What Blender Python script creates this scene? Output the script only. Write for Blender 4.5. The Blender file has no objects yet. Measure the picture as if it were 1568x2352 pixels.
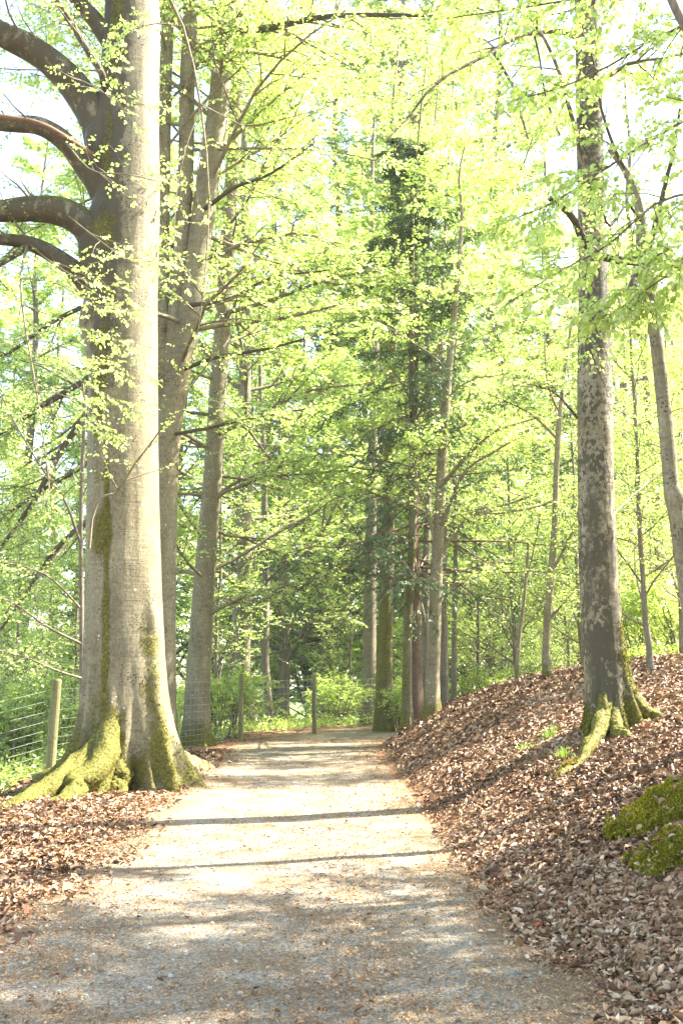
import bpy, math
import numpy as np
from mathutils import Vector
R = math.radians
SC = bpy.context.scene
COL = SC.collection

# ------------------------------------------------------------ camera, sky, sun
CAMZ, PITCH, F = 1.6, R(9.05), 2287.0           # F: focal length in 1568-wide pixels
cd = bpy.data.cameras.new("camera")
cam = bpy.data.objects.new("camera", cd); COL.objects.link(cam)
cam.location = (0, 0, CAMZ); cam.rotation_euler = (R(90) + PITCH, 0, 0)
cd.sensor_fit = 'VERTICAL'; cd.sensor_height = 36.0; cd.lens = 36.0 * F / 2352.0
cd.clip_start = 0.05; cd.clip_end = 2000
cd.dof.use_dof = True; cd.dof.focus_distance = 14.0; cd.dof.aperture_fstop = 7.1
SC.camera = cam

SUN_AZ, SUN_EL = R(72), R(48)                   # azimuth to the right of the view axis
world = bpy.data.worlds.new("World"); SC.world = world; world.use_nodes = True
wn = world.node_tree
sky = wn.nodes.new("ShaderNodeTexSky"); sky.sky_type = 'NISHITA'; sky.sun_disc = False
sky.sun_elevation = SUN_EL; sky.sun_rotation = SUN_AZ; sky.air_density = 1.0; sky.dust_density = 1.0; sky.ozone_density = 1.0
wn.links.new(sky.outputs[0], wn.nodes["Background"].inputs[0])
wn.nodes["Background"].inputs[1].default_value = 0.125
S = Vector((math.sin(SUN_AZ) * math.cos(SUN_EL), math.cos(SUN_AZ) * math.cos(SUN_EL), math.sin(SUN_EL)))
ld = bpy.data.lights.new("sun", 'SUN'); ld.energy = 5.0; ld.angle = R(0.55); ld.color = (1.0, 0.975, 0.93)
sun = bpy.data.objects.new("sun", ld); COL.objects.link(sun)
sun.rotation_euler = (-S).to_track_quat('-Z', 'Y').to_euler()
SC.view_settings.view_transform = 'Standard'; SC.view_settings.look = 'None'
SC.view_settings.exposure = 2.88; SC.view_settings.gamma = 1.0
SC.view_settings.use_white_balance = True; SC.view_settings.white_balance_temperature = 7150; SC.view_settings.white_balance_tint = 10
SC.render.engine = 'CYCLES'
cy = SC.cycles
cy.max_bounces = 7; cy.diffuse_bounces = 5; cy.glossy_bounces = 2; cy.transmission_bounces = 4
cy.transparent_max_bounces = 4; cy.caustics_reflective = False; cy.caustics_refractive = False
cy.use_denoising = True; cy.sample_clamp_indirect = 6.0

# ------------------------------------------------------------ helpers
SP, CP = math.sin(PITCH), math.cos(PITCH)
def PX(u, v, Y):
    r, up = (u - 784) / F, (1176 - v) / F
    dy, dz = CP - up * SP, SP + up * CP
    return np.array([r * Y / dy, Y, CAMZ + dz * Y / dy])
def PXS(pts, Y=None):
    return np.array([PX(p[0], p[1], p[2] if len(p) > 2 else Y) for p in pts])
def nrm(a):
    return a / np.maximum(np.linalg.norm(a, axis=-1, keepdims=True), 1e-9)
def vnoise(x, y, z, seed=0):
    """smooth value noise in 0..1, vectorised"""
    x, y, z = np.broadcast_arrays(np.asarray(x, float), y, z)
    xi, yi, zi = np.floor(x).astype(np.int64), np.floor(y).astype(np.int64), np.floor(z).astype(np.int64)
    fx, fy, fz = x - xi, y - yi, z - zi
    fx, fy, fz = [f * f * (3 - 2 * f) for f in (fx, fy, fz)]
    def h(a, b, c):
        n = (a * 374761393 + b * 668265263 + c * 2147483647 + seed * 974634777) & 0xffffffff
        n = ((n ^ (n >> 13)) * 1274126177) & 0xffffffff
        return ((n ^ (n >> 16)) & 0xffff) / 65535.0
    r = 0
    for a in (0, 1):
        for b in (0, 1):
            for c in (0, 1):
                w = (fx if a else 1 - fx) * (fy if b else 1 - fy) * (fz if c else 1 - fz)
                r = r + w * h(xi + a, yi + b, zi + c)
    return r
def fbm(x, y, z, seed=0, o=3):
    s, a, r, t = 1.0, 1.0, 0, 0
    for i in range(o):
        r = r + a * vnoise(np.asarray(x) * s, np.asarray(y) * s, np.asarray(z) * s, seed + i); t += a; a *= .5; s *= 2.03
    return r / t
def resample(P, n, W=None):
    """Catmull-Rom through points (W: extra columns)"""
    P = np.asarray(P, float)
    if W is not None: P = np.hstack([P, np.asarray(W, float).reshape(len(P), -1)])
    Q = np.vstack([2 * P[0] - P[1], P, 2 * P[-1] - P[-2]])
    t = np.linspace(0, len(P) - 1, n); i = np.minimum(t.astype(int), len(P) - 2); f = (t - i)[:, None]
    a, b, c, d = Q[i], Q[i + 1], Q[i + 2], Q[i + 3]
    return .5 * (2 * b + (c - a) * f + (2 * a - 5 * b + 4 * c - d) * f ** 2 + (3 * b - a - 3 * c + d) * f ** 3)

class MB:
    """collects quads, builds ONE mesh object"""
    def __init__(s): s.v, s.f, s.m, s.a, s.n = [], [], [], {}, 0
    def add(s, V, Fc, mi=0, **attrs):
        V = np.asarray(V, float).reshape(-1, 3)
        s.v.append(V); s.f.append(np.asarray(Fc, np.int64) + s.n); s.m.append(np.full(len(Fc), mi, np.int32))
        for k in set(s.a) | set(attrs):
            lst = s.a.setdefault(k, [np.zeros(s.n)] if s.n else [])
            x = attrs.get(k, 0.0)
            lst.append(np.broadcast_to(np.asarray(x, float), (len(V),)))
        s.n += len(V)
    def tubes(s, P, Rr, sides=3, mi=0, **attrs):
        P = np.asarray(P, float); Rr = np.asarray(Rr, float)
        M, K = P.shape[:2]
        T = nrm(np.gradient(P, axis=1))
        ref = np.where((np.abs(nrm(P[:, -1] - P[:, 0])[:, 2:3]) < .85), [[0, 0, 1.]], [[1., .13, 0]])[:, None, :]
        n1 = nrm(np.cross(T, ref)); n2 = np.cross(T, n1)
        a = np.arange(sides) / sides * 2 * np.pi
        V = P[:, :, None] + Rr[:, :, None, None] * (np.cos(a)[:, None] * n1[:, :, None] + np.sin(a)[:, None] * n2[:, :, None])
        m, k, q = np.meshgrid(np.arange(M), np.arange(K - 1), np.arange(sides), indexing='ij')
        b = (m * K + k) * sides; q2 = (q + 1) % sides
        Fc = np.stack([b + q, b + q2, b + sides + q2, b + sides + q], -1).reshape(-1, 4)
        s.add(V, Fc, mi, **attrs)
    def build(s, name, mats, parent=None, smooth=False, loc=None):
        me = bpy.data.meshes.new(name)
        V = np.vstack(s.v).astype(np.float32); Q = np.vstack(s.f).astype(np.int32); mi = np.concatenate(s.m)
        if loc is not None: V = V - np.asarray(loc, np.float32)
        me.vertices.add(len(V)); me.vertices.foreach_set('co', V.ravel())
        me.loops.add(Q.size); me.loops.foreach_set('vertex_index', Q.ravel())
        me.polygons.add(len(Q)); me.polygons.foreach_set('loop_start', np.arange(0, Q.size, 4, dtype=np.int32))
        me.update(calc_edges=True)
        me.polygons.foreach_set('material_index', mi)
        me.polygons.foreach_set('use_smooth', np.full(len(Q), smooth, bool))
        for k, l in s.a.items():
            at = me.attributes.new(k, 'FLOAT', 'POINT'); at.data.foreach_set('value', np.concatenate(l).astype(np.float32))
        for m in (mats if isinstance(mats, (list, tuple)) else [mats]): me.materials.append(m)
        o = bpy.data.objects.new(name, me); COL.objects.link(o)
        if loc is not None: o.location = loc
        if parent is not None: o.parent = parent
        return o

def tag(o, label=None, cat=None, group=None, kind=None):
    if label: o['label'] = label
    if cat: o['category'] = cat
    if group: o['group'] = group
    if kind: o['kind'] = kind
    return o
def empty(name, loc, rz=0, label=None, cat=None, group=None):
    o = bpy.data.objects.new(name, None); COL.objects.link(o)
    o.location = loc; o.rotation_euler = (0, 0, rz); o.empty_display_size = .2
    return tag(o, label, cat, group)
def copy_tree(o, loc, rz=0, sc=1.0, label=None, group=None):
    c = o.copy(); COL.objects.link(c); c.location = loc; c.rotation_euler = (0, 0, rz); c.scale = (sc, sc, sc)
    if label: c['label'] = label
    if group: c['group'] = group
    for ch in list(o.children):
        k = ch.copy(); COL.objects.link(k); k.parent = c
    return c

# ------------------------------------------------------------ materials
def mat(name):
    m = bpy.data.materials.new(name); m.use_nodes = True
    return m, m.node_tree.nodes, m.node_tree.links, m.node_tree.nodes['Principled BSDF']
def sock(l, i, x):
    if isinstance(x, bpy.types.NodeSocket): l.new(x, i)
    else: i.default_value = x
def tex(n, l, kind, scale, vec=None, detail=3, stretch=None, rough=.55, feature=None):
    tc = n.new('ShaderNodeTexCoord'); mp = n.new('ShaderNodeMapping'); l.new(tc.outputs['Object'], mp.inputs[0])
    if stretch: mp.inputs['Scale'].default_value = stretch
    if kind == 'noise':
        t = n.new('ShaderNodeTexNoise'); t.inputs['Detail'].default_value = detail; t.inputs['Roughness'].default_value = rough
    else:
        t = n.new('ShaderNodeTexVoronoi')
        if feature: t.feature = feature
    t.inputs['Scale'].default_value = scale
    l.new(mp.outputs[0], t.inputs['Vector'])
    return t
def ramp(n, l, fac, stops, interp='LINEAR'):
    r = n.new('ShaderNodeValToRGB'); r.color_ramp.interpolation = interp
    e = r.color_ramp.elements
    while len(e) < len(stops): e.new(.5)
    for i, (p, c) in enumerate(stops):
        e[i].position = p; e[i].color = (c[0], c[1], c[2], 1) if not isinstance(c, (int, float)) else (c, c, c, 1)
    l.new(fac, r.inputs[0]); return r.outputs[0]
def mix(n, l, fac, a, b, mode='MIX'):
    m = n.new('ShaderNodeMix'); m.data_type = 'RGBA'; m.blend_type = mode
    sock(l, m.inputs[0], fac)
    for i, x in ((6, a), (7, b)):
        if isinstance(x, tuple): m.inputs[i].default_value = (*x, 1)
        else: l.new(x, m.inputs[i])
    return m.outputs[2]
def mth(n, l, op, a, b=0.0, c=None, clamp=False):
    m = n.new('ShaderNodeMath'); m.operation = op; m.use_clamp = clamp
    sock(l, m.inputs[0], a); sock(l, m.inputs[1], b)
    if c is not None: sock(l, m.inputs[2], c)
    return m.outputs[0]
def attr(n, name):
    a = n.new('ShaderNodeAttribute'); a.attribute_name = name; return a.outputs['Fac']
def bump(n, l, h, dist, strength=1.0, prev=None):
    b = n.new('ShaderNodeBump'); b.inputs['Distance'].default_value = dist; b.inputs['Strength'].default_value = strength
    l.new(h, b.inputs['Height'])
    if prev is not None: l.new(prev, b.inputs['Normal'])
    return b.outputs[0]

def leaf_mat(name, stops, tr_gain=1.5, tr=.56, gloss=.06):
    m, n, l, p = mat(name)
    n.remove(p); out = n['Material Output']
    c = ramp(n, l, attr(n, 'rnd'), stops)
    d = n.new('ShaderNodeBsdfDiffuse'); t = n.new('ShaderNodeBsdfTranslucent'); g = n.new('ShaderNodeBsdfGlossy')
    l.new(c, d.inputs[0])
    l.new(mix(n, l, 1.0, c, (tr_gain, tr_gain, tr_gain * .75), 'MULTIPLY'), t.inputs[0])
    g.inputs['Roughness'].default_value = .45; g.inputs[0].default_value = (.9, .95, .85, 1)
    a = n.new('ShaderNodeMixShader'); a.inputs[0].default_value = tr
    l.new(d.outputs[0], a.inputs[1]); l.new(t.outputs[0], a.inputs[2])
    b = n.new('ShaderNodeMixShader'); b.inputs[0].default_value = gloss
    l.new(a.outputs[0], b.inputs[1]); l.new(g.outputs[0], b.inputs[2]); l.new(b.outputs[0], out.inputs[0])
    return m
BEECH = [(0, (.20, .30, .05)), (.35, (.30, .41, .10)), (.7, (.385, .48, .16)), (1, (.48, .55, .27))]
M_LEAF = leaf_mat('young_beech_leaf', BEECH)
M_SHRUB = leaf_mat('shrub_leaf', [(0, (.19, .28, .045)), (.5, (.31, .42, .08)), (1, (.46, .53, .17))])
M_NEEDLE = leaf_mat('spruce_needles', [(0, (.025, .055, .016)), (.6, (.05, .10, .03)), (1, (.10, .165, .045))], 1.2, .2, .04)
M_GRASS = leaf_mat('grass_blades', [(0, (.12, .22, .03)), (1, (.30, .42, .06))], 1.3, .4)
M_MOSSF = leaf_mat('moss_fuzz', [(0, (.035, .036, .007)), (.4, (.105, .098, .014)), (.8, (.20, .18, .035)), (1, (.33, .28, .08))], 1.2, .3, .0)

def bark(name, c1, c2, dark, spot=.0, moss=True, scale=1.0, lichen=None, vstretch=.25, bumpd=.006, patch=None):
    m, n, l, p = mat(name)
    a = tex(n, l, 'noise', 5 * scale, detail=5, stretch=(1, 1, vstretch))
    c = ramp(n, l, a.outputs[0], [(.3, c2), (.7, c1)])
    fine = tex(n, l, 'noise', 42 * scale, detail=4, stretch=(1, 1, .45))
    c = mix(n, l, .75, c, ramp(n, l, fine.outputs[0], [(.3, .5), (.7, 1.3)]), 'MULTIPLY')
    wr_ = tex(n, l, 'noise', 9 * scale, detail=5, rough=.7, stretch=(.35, .35, 3.2))
    c = mix(n, l, .5, c, ramp(n, l, wr_.outputs[0], [(.32, .5), (.5, 1.0), (.7, 1.15)]), 'MULTIPLY')
    if patch:                                     # pale crust broken by dark, crisp edged patches
        b = tex(n, l, 'noise', 21 * scale, detail=5, rough=.6, stretch=(1, 1, .7))
        big = tex(n, l, 'noise', 1.3, detail=2)
        f = mth(n, l, 'ADD', b.outputs[0], mth(n, l, 'MULTIPLY', big.outputs[0], .8))
        c = mix(n, l, ramp(n, l, f, [(patch, 1.0), (patch + .025, 0.0)]), c, dark)
    b = tex(n, l, 'voronoi', 26 * scale); b2 = tex(n, l, 'noise', 2.2 * scale, detail=3)
    f = mth(n, l, 'SUBTRACT', b.outputs['Distance'], mth(n, l, 'MULTIPLY', ramp(n, l, b2.outputs[0], [(.45, 0.0), (.7, 1.0)]), .55 * spot + .001))
    c = mix(n, l, ramp(n, l, f, [(.0, 1.0), (.06, 0.0)]), c, dark)
    if lichen:
        b = tex(n, l, 'voronoi', 9 * scale)
        c = mix(n, l, ramp(n, l, mth(n, l, 'SUBTRACT', b.outputs['Distance'], mth(n, l, 'MULTIPLY', ramp(n, l, b2.outputs[0], [(.42, 1.0), (.5, 0.0)]), .13)), [(.0, .8), (.03, 0.0)]), c, lichen)
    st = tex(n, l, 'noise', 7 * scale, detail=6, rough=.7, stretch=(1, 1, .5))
    f = mth(n, l, 'ADD', attr(n, 'stain'), mth(n, l, 'MULTIPLY_ADD', st.outputs[0], 1.5, -.75))  # per-vertex darkening: bark stains, and shade put into the limb colour
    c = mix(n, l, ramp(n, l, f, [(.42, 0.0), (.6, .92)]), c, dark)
    h = mth(n, l, 'ADD', mth(n, l, 'MULTIPLY', fine.outputs[0], .6), mth(n, l, 'ADD', a.outputs[0], mth(n, l, 'MULTIPLY', wr_.outputs[0], 1.2)))
    if moss:
        mo = tex(n, l, 'noise', 9, detail=6, rough=.75)
        mf = ramp(n, l, mth(n, l, 'ADD', attr(n, 'moss'), mth(n, l, 'MULTIPLY_ADD', mo.outputs[0], 1.3, -.65)), [(.3, 0.0), (.72, 1.0)])
        mc = tex(n, l, 'noise', 30, detail=4)
        c = mix(n, l, mf, c, ramp(n, l, mc.outputs[0], [(.3, (.045, .045, .008)), (.55, (.12, .11, .015)), (.75, (.22, .19, .04))]))
        h = mth(n, l, 'ADD', h, mth(n, l, 'MULTIPLY', mf, mth(n, l, 'MULTIPLY_ADD', mc.outputs[0], 4.0, 1.0)))
    l.new(c, p.inputs['Base Color']); p.inputs['Roughness'].default_value = .78
    p.inputs['Specular IOR Level'].default_value = .25
    l.new(bump(n, l, h, bumpd), p.inputs['Normal'])
    return m
M_BEECH = bark('beech_bark', (.235, .205, .125), (.145, .12, .066), (.055, .045, .025), spot=.75, lichen=(.5, .5, .42))
M_BGBARK = bark('distant_beech_bark', (.20, .175, .125), (.12, .10, .065), (.06, .05, .03), spot=.5)
M_PATCH = bark('crusted_bark', (.26, .225, .15), (.15, .128, .07), (.06, .052, .03), spot=.3, patch=.89)
M_SPRUCE = bark('spruce_bark', (.20, .125, .08), (.12, .075, .048), (.05, .035, .025), spot=.4, scale=2.2, vstretch=.8, bumpd=.012)
M_MOSSY = bark('mossy_bark', (.21, .185, .11), (.13, .11, .06), (.05, .045, .02), spot=.4)
M_TWIG = bark('twig_bark', (.16, .12, .08), (.10, .075, .05), (.04, .03, .02), moss=False)
M_POST = bark('weathered_post', (.23, .22, .10), (.15, .14, .06), (.07, .06, .03), scale=3, vstretch=.08)

# leaf litter
m, n, l, p = mat('dead_beech_leaves')
l.new(ramp(n, l, attr(n, 'rnd'), [(0, (.025, .013, .006)), (.2, (.085, .038, .015)), (.42, (.20, .10, .045)), (.66, (.31, .19, .10)), (.88, (.43, .31, .19)), (.97, (.52, .41, .30)), (1, (.30, .09, .035))]), p.inputs['Base Color'])
p.inputs['Roughness'].default_value = .55; p.inputs['Specular IOR Level'].default_value = .35
M_LITTER = m
# forest floor
m, n, l, p = mat('forest_floor')
v = tex(n, l, 'voronoi', 17, stretch=(1, 1, 1)); v2 = tex(n, l, 'voronoi', 29)
vc = mth(n, l, 'ADD', mth(n, l, 'MULTIPLY', v.outputs['Color'], .6), mth(n, l, 'MULTIPLY', v2.outputs['Color'], .4))
c = ramp(n, l, vc, [(.1, (.035, .02, .01)), (.45, (.14, .07, .035)), (.7, (.24, .14, .08)), (.95, (.36, .25, .16))])
g = tex(n, l, 'noise', .35, detail=4)
gr = tex(n, l, 'noise', 3.5, detail=5)
gc = ramp(n, l, gr.outputs[0], [(.3, (.04, .06, .012)), (.6, (.12, .18, .03))])
c = mix(n, l, ramp(n, l, mth(n, l, 'ADD', attr(n, 'green'), mth(n, l, 'MULTIPLY_ADD', g.outputs[0], .8, -.4)), [(.4, 0.0), (.6, 1.0)]), c, gc)
l.new(c, p.inputs['Base Color']); p.inputs['Roughness'].default_value = .9; p.inputs['Specular IOR Level'].default_value = .15
l.new(bump(n, l, vc, .03, .8), p.inputs['Normal'])
M_FLOOR = m
# gravel path
m, n, l, p = mat('gravel_path')
a = tex(n, l, 'noise', 1.1, detail=4); f1 = tex(n, l, 'voronoi', 60); f2 = tex(n, l, 'noise', 140, detail=3); f3 = tex(n, l, 'voronoi', 130)
c = ramp(n, l, a.outputs[0], [(.3, (.30, .262, .195)), (.7, (.41, .37, .29))])
c = mix(n, l, .75, c, ramp(n, l, f1.outputs['Color'], [(.1, .4), (.55, .95), (.8, 1.2), (.97, 1.7)]), 'MULTIPLY')
c = mix(n, l, .6, c, ramp(n, l, f2.outputs[0], [(.3, .4), (.7, 1.4)]), 'MULTIPLY')
# brown bud scales blown over the gravel
d1 = tex(n, l, 'noise', 2.3, detail=5, rough=.65); d2 = tex(n, l, 'noise', 75, detail=2)
db = mth(n, l, 'ADD', mth(n, l, 'MULTIPLY', d1.outputs[0], .55), mth(n, l, 'MULTIPLY', d2.outputs[0], .6))
db = mth(n, l, 'ADD', db, mth(n, l, 'MULTIPLY', attr(n, 'edge'), .12))
c = mix(n, l, ramp(n, l, db, [(.52, 0.0), (.64, .8)]), c, ramp(n, l, f3.outputs['Color'], [(.2, (.12, .068, .028)), (.8, (.31, .19, .085))]))
l.new(c, p.inputs['Base Color']); p.inputs['Roughness'].default_value = .88; p.inputs['Specular IOR Level'].default_value = .2
l.new(bump(n, l, mth(n, l, 'ADD', mth(n, l, 'MULTIPLY', f1.outputs['Distance'], -.7), f2.outputs[0]), .02, 1.0), p.inputs['Normal'])
M_PATH = m
m, n, l, p = mat('grey_pebble')
l.new(ramp(n, l, attr(n, 'rnd'), [(0, (.16, .145, .12)), (.7, (.33, .30, .24)), (1, (.44, .40, .34))]), p.inputs['Base Color']); p.inputs['Roughness'].default_value = .8
M_PEB = m
m, n, l, p = mat('bud_scale')
l.new(ramp(n, l, attr(n, 'rnd'), [(0, (.12, .055, .02)), (.4, (.30, .15, .055)), (.75, (.42, .24, .10)), (1, (.52, .38, .22))]), p.inputs['Base Color']); p.inputs['Roughness'].default_value = .7
M_BUD = m
m, n, l, p = mat('moss_ground')
mc = tex(n, l, 'noise', 22, detail=5); l.new(ramp(n, l, mc.outputs[0], [(.3, (.035, .045, .006)), (.55, (.11, .125, .012)), (.75, (.22, .21, .03))]), p.inputs['Base Color'])
p.inputs['Roughness'].default_value = 1; p.inputs['Specular IOR Level'].default_value = .05; l.new(bump(n, l, mc.outputs[0], .05), p.inputs['Normal'])
M_MOSS = m
M_MOSSB = leaf_mat('bright_moss', [(0, (.07, .065, .008)), (.4, (.20, .18, .015)), (.8, (.34, .29, .04)), (1, (.46, .39, .10))], 1.2, .3, .0)
m, n, l, p = mat('galvanised_wire'); p.inputs['Base Color'].default_value = (.42, .43, .41, 1); p.inputs['Metallic'].default_value = .3; p.inputs['Roughness'].default_value = .5
M_WIRE = m

# ------------------------------------------------------------ terrain
CL = resample([(-.55, -14), (-.5, -4), (-.5, 5), (-.58, 12), (-.78, 18), (-.75, 21.8), (.25, 25.0), (2.4, 28.2), (6.5, 31.5), (14, 35.5), (30, 40), (60, 46)], 260)
CT = nrm(np.gradient(CL, axis=0))
def pdist(x, y):
    """signed distance from the path's centreline, positive on the right"""
    x = np.asarray(x, float).ravel(); y = np.asarray(y, float).ravel(); out = np.empty_like(x)
    for s in range(0, len(x), 20000):
        dx = x[s:s + 20000, None] - CL[:, 0]; dy = y[s:s + 20000, None] - CL[:, 1]
        i = np.argmin(dx * dx + dy * dy, 1); k = np.arange(len(i))
        cr = dx[k, i] * CT[i, 1] - dy[k, i] * CT[i, 0]
        out[s:s + 20000] = np.sqrt(dx[k, i] ** 2 + dy[k, i] ** 2) * np.where(cr >= 0, 1, -1)
    return out
def HWY(y): return np.interp(y, [3.5, 5, 7, 10], [2.1, 1.9, 1.65, 1.55])
HW = 1.55
def H(x, y):
    shp = np.shape(x); x = np.asarray(x, float).ravel(); y = np.asarray(y, float).ravel()
    d = pdist(x, y)
    s = np.interp(y, [0, 11, 19], [.40, .43, .82])
    hw = HWY(y); dr = np.maximum(d - hw, 0); dr = dr ** 2 / (dr + .12)
    h = 1.88 * (1 - np.exp(-s * dr / 1.88)) + .02 * np.minimum(dr, 60)
    dl = np.maximum(-d - 3.3, 0); dl = dl ** 2 / (dl + 1.2)
    h -= 5.5 * (1 - np.exp(-.36 * dl / 5.5))
    w = np.clip((np.abs(d) - hw) / .8, 0, 1)
    h += w * ((fbm(x * .9, y * .9, 0 * x, 3) - .5) * .16 + (fbm(x * 3.2, y * 3.2, 0 * x, 8) - .5) * .07)
    h += (1 - w) * ((fbm(x * 1.3, y * .5, 0 * x, 5) - .5) * .035 - .012 * np.cos(np.clip(d / HW, -1, 1) * np.pi))
    return h.reshape(shp)
def H1(x, y): return float(H(np.array([x]), np.array([y]))[0])
def axis(lo, a, b, hi, st, g=1.22):
    c = list(np.arange(a, b, st)); x, s = c[-1], st
    while x < hi: s *= g; x += s; c.append(x)
    x, s, e = c[0], st, []
    while x > lo: s *= g; x -= s; e.append(x)
    return np.array(e[::-1] + c)
def grid_faces(nx, ny):
    i, j = np.meshgrid(np.arange(nx - 1), np.arange(ny - 1), indexing='ij')
    a = i * ny + j
    return np.stack([a, a + ny, a + ny + 1, a + 1], -1).reshape(-1, 4)
gx, gy = axis(-300, -6, 9, 300, .1), axis(-60, 2.5, 30, 400, .12)
X, Y = np.meshgrid(gx, gy, indexing='ij')
Z = H(X, Y)
D = pdist(X, Y)
green = np.where(D < 0, np.clip((-D - 3.6) / 2.5, 0, 1), np.clip((D - 9) / 6, 0, .55)) * np.clip((Y.ravel() - 8) / 6, 0, 1)
gb = MB(); gb.add(np.stack([X, Y, Z], -1), grid_faces(len(gx), len(gy)), green=green)
tag(gb.build('ground', M_FLOOR, smooth=True), kind='structure')
# path: a sheet a little proud of the ground
pb = MB(); cs = resample(CL, 700); ct = nrm(np.gradient(cs, axis=0)); nn = np.stack([ct[:, 1], -ct[:, 0]], -1)
wv = np.linspace(-1, 1, 33)
hwc = HWY(cs[:, 1]); wl = hwc + .12 + .22 * (fbm(cs[:, 1] * .8, cs[:, 0], 0, 21) - .5) * 2; wr = hwc + .05 + .18 * (fbm(cs[:, 1] * .9, cs[:, 0], 3, 22) - .5) * 2
off = np.where(wv[None] < 0, wv[None] * wl[:, None], wv[None] * wr[:, None])
PXY = cs[:, None] + nn[:, None] * off[..., None]
pz = H(PXY[..., 0], PXY[..., 1]) + np.where(np.abs(wv) > .98, -.03, .012)[None]
pb.add(np.dstack([PXY, pz]), grid_faces(700, 33), edge=np.broadcast_to(np.clip((np.abs(wv) - .62) / .38, 0, 1)[None], (700, 33)).ravel())
tag(pb.build('path', M_PATH, smooth=True), kind='structure')

# ------------------------------------------------------------ branch and leaf growth (vectorised)
def spawn(rng, P, Rr, n, t0, t1, frac, ang, K, flat=None, up=0., wob=.12, rr=.5, tip=.25, rmin=.0025, L=None, tfall=.6):
    M, Kp = P.shape[:2]
    t = t0 + (t1 - t0) * (np.arange(n)[None] + rng.random((M, n))) / n
    f = t * (Kp - 1); i = np.clip(f.astype(int), 0, Kp - 2); w = (f - i)[..., None]; mm = np.arange(M)[:, None]
    pos = P[mm, i] * (1 - w) + P[mm, i + 1] * w
    tan = nrm(P[mm, i + 1] - P[mm, i]); rad = Rr[mm, i] * (1 - w[..., 0]) + Rr[mm, i + 1] * w[..., 0]
    side = np.cross(tan, [0, 0, 1.]); bad = np.linalg.norm(side, axis=-1) < .2
    side[bad] = nrm(np.cross(tan[bad], [1., .1, 0])); side = nrm(side); upv = np.cross(side, tan)
    if flat is not None:
        sg = np.where((np.arange(n)[None] + rng.integers(0, 2, (M, 1))) % 2 == 0, 1, -1)[..., None]
        ph = rng.normal(0, flat, (M, n))[..., None]
        perp = sg * (side * np.cos(ph)) + upv * np.sin(ph)
    else:
        ph = (np.arange(n)[None] * 2.4 + rng.random((M, 1)) * 6.28 + rng.normal(0, .5, (M, n)))[..., None]
        perp = side * np.cos(ph) + upv * np.sin(ph)
    a = (ang * (1 + .22 * rng.standard_normal((M, n))))[..., None]
    d = nrm(np.cos(a) * tan + np.sin(a) * perp).reshape(-1, 3)
    pl = np.linalg.norm(np.diff(P, axis=1), axis=-1).sum(1)[:, None] if L is None else np.full((M, 1), L)
    ln = (pl * (frac if L is None else 1) * (1 - tfall * (t - t0) / max(t1 - t0, 1e-6)) * rng.uniform(.65, 1.25, (M, n))).reshape(-1, 1)
    pos = pos.reshape(-1, 3); out = [pos]
    for k in range(1, K):
        d = nrm(d + wob * rng.standard_normal(d.shape) + np.array([0, 0, up / (K - 1)]))
        pos = pos + d * ln / (K - 1); out.append(pos)
    C = np.stack(out, 1)
    r0 = np.maximum(np.minimum(rad.reshape(-1, 1) * rr, ln * .022 + .001), rmin)
    CR = r0 * np.linspace(1, tip, K)[None]
    return C, np.maximum(CR, rmin * .6)

def leaves(mb, rng, P, n, size, mi=0, flat=.75, droop=.35, wr=.72, t0=.12, fold=False, bias=0., ang=.9):
    M, K = P.shape[:2]
    t = t0 + (1 - t0) * (np.arange(n)[None] + .5 + rng.uniform(-.4, .4, (M, n))) / n
    f = t * (K - 1); i = np.clip(f.astype(int), 0, K - 2); w = (f - i)[..., None]; mm = np.arange(M)[:, None]
    pos = P[mm, i] * (1 - w) + P[mm, i + 1] * w; tan = nrm(P[mm, i + 1] - P[mm, i])
    side = nrm(np.cross(tan, [0, 0, 1.]) + 1e-4)
    sg = np.where(np.arange(n) % 2 == 0, 1., -1.)[None, :, None]
    a = np.where(np.arange(n) == n - 1, .15, ang)[None, :, None] * rng.uniform(.7, 1.3, (M, n, 1))
    ax = nrm(np.cos(a) * tan + np.sin(a) * sg * side + rng.normal(0, .18, (M, n, 3)) + np.array([0, 0, -droop]))
    nv = nrm(np.array([0, 0, 1.]) + rng.normal(0, flat, (M, n, 3)))
    wv_ = nrm(np.cross(ax, nv)); nv = np.cross(wv_, ax)
    Ls = (size * rng.uniform(.6, 1.25, (M, n, 1)) * (1 - .25 * (t[..., None] > .93))); Ws = Ls * wr * .5
    pos, ax, wv_, nv, Ls, Ws = [q.reshape(-1, q.shape[-1]) for q in (pos, ax, wv_, nv, Ls, Ws)]
    N = len(pos); rnd = np.clip(rng.normal(.5 + bias, .22, N) , 0, 1)
    if not fold:
        V = np.stack([pos, pos + ax * Ls * .45 + wv_ * Ws, pos + ax * Ls, pos + ax * Ls * .45 - wv_ * Ws], 1)
        mb.add(V, np.arange(4 * N).reshape(-1, 4), mi, rnd=np.repeat(rnd, 4))
    else:
        u = nv * Ws * .35
        V = np.stack([pos, pos + ax * Ls * .28 + wv_ * Ws * .95 + u, pos + ax * Ls * .68 + wv_ * Ws * .85 + u, pos + ax * Ls - nv * Ls * .1,
                      pos + ax * Ls * .68 - wv_ * Ws * .85 + u, pos + ax * Ls * .28 - wv_ * Ws * .95 + u], 1)
        b = np.arange(N)[:, None] * 6
        mb.add(V, np.vstack([b + [0, 1, 2, 3], b + [0, 3, 4, 5]]), mi, rnd=np.repeat(rnd, 6))

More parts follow.
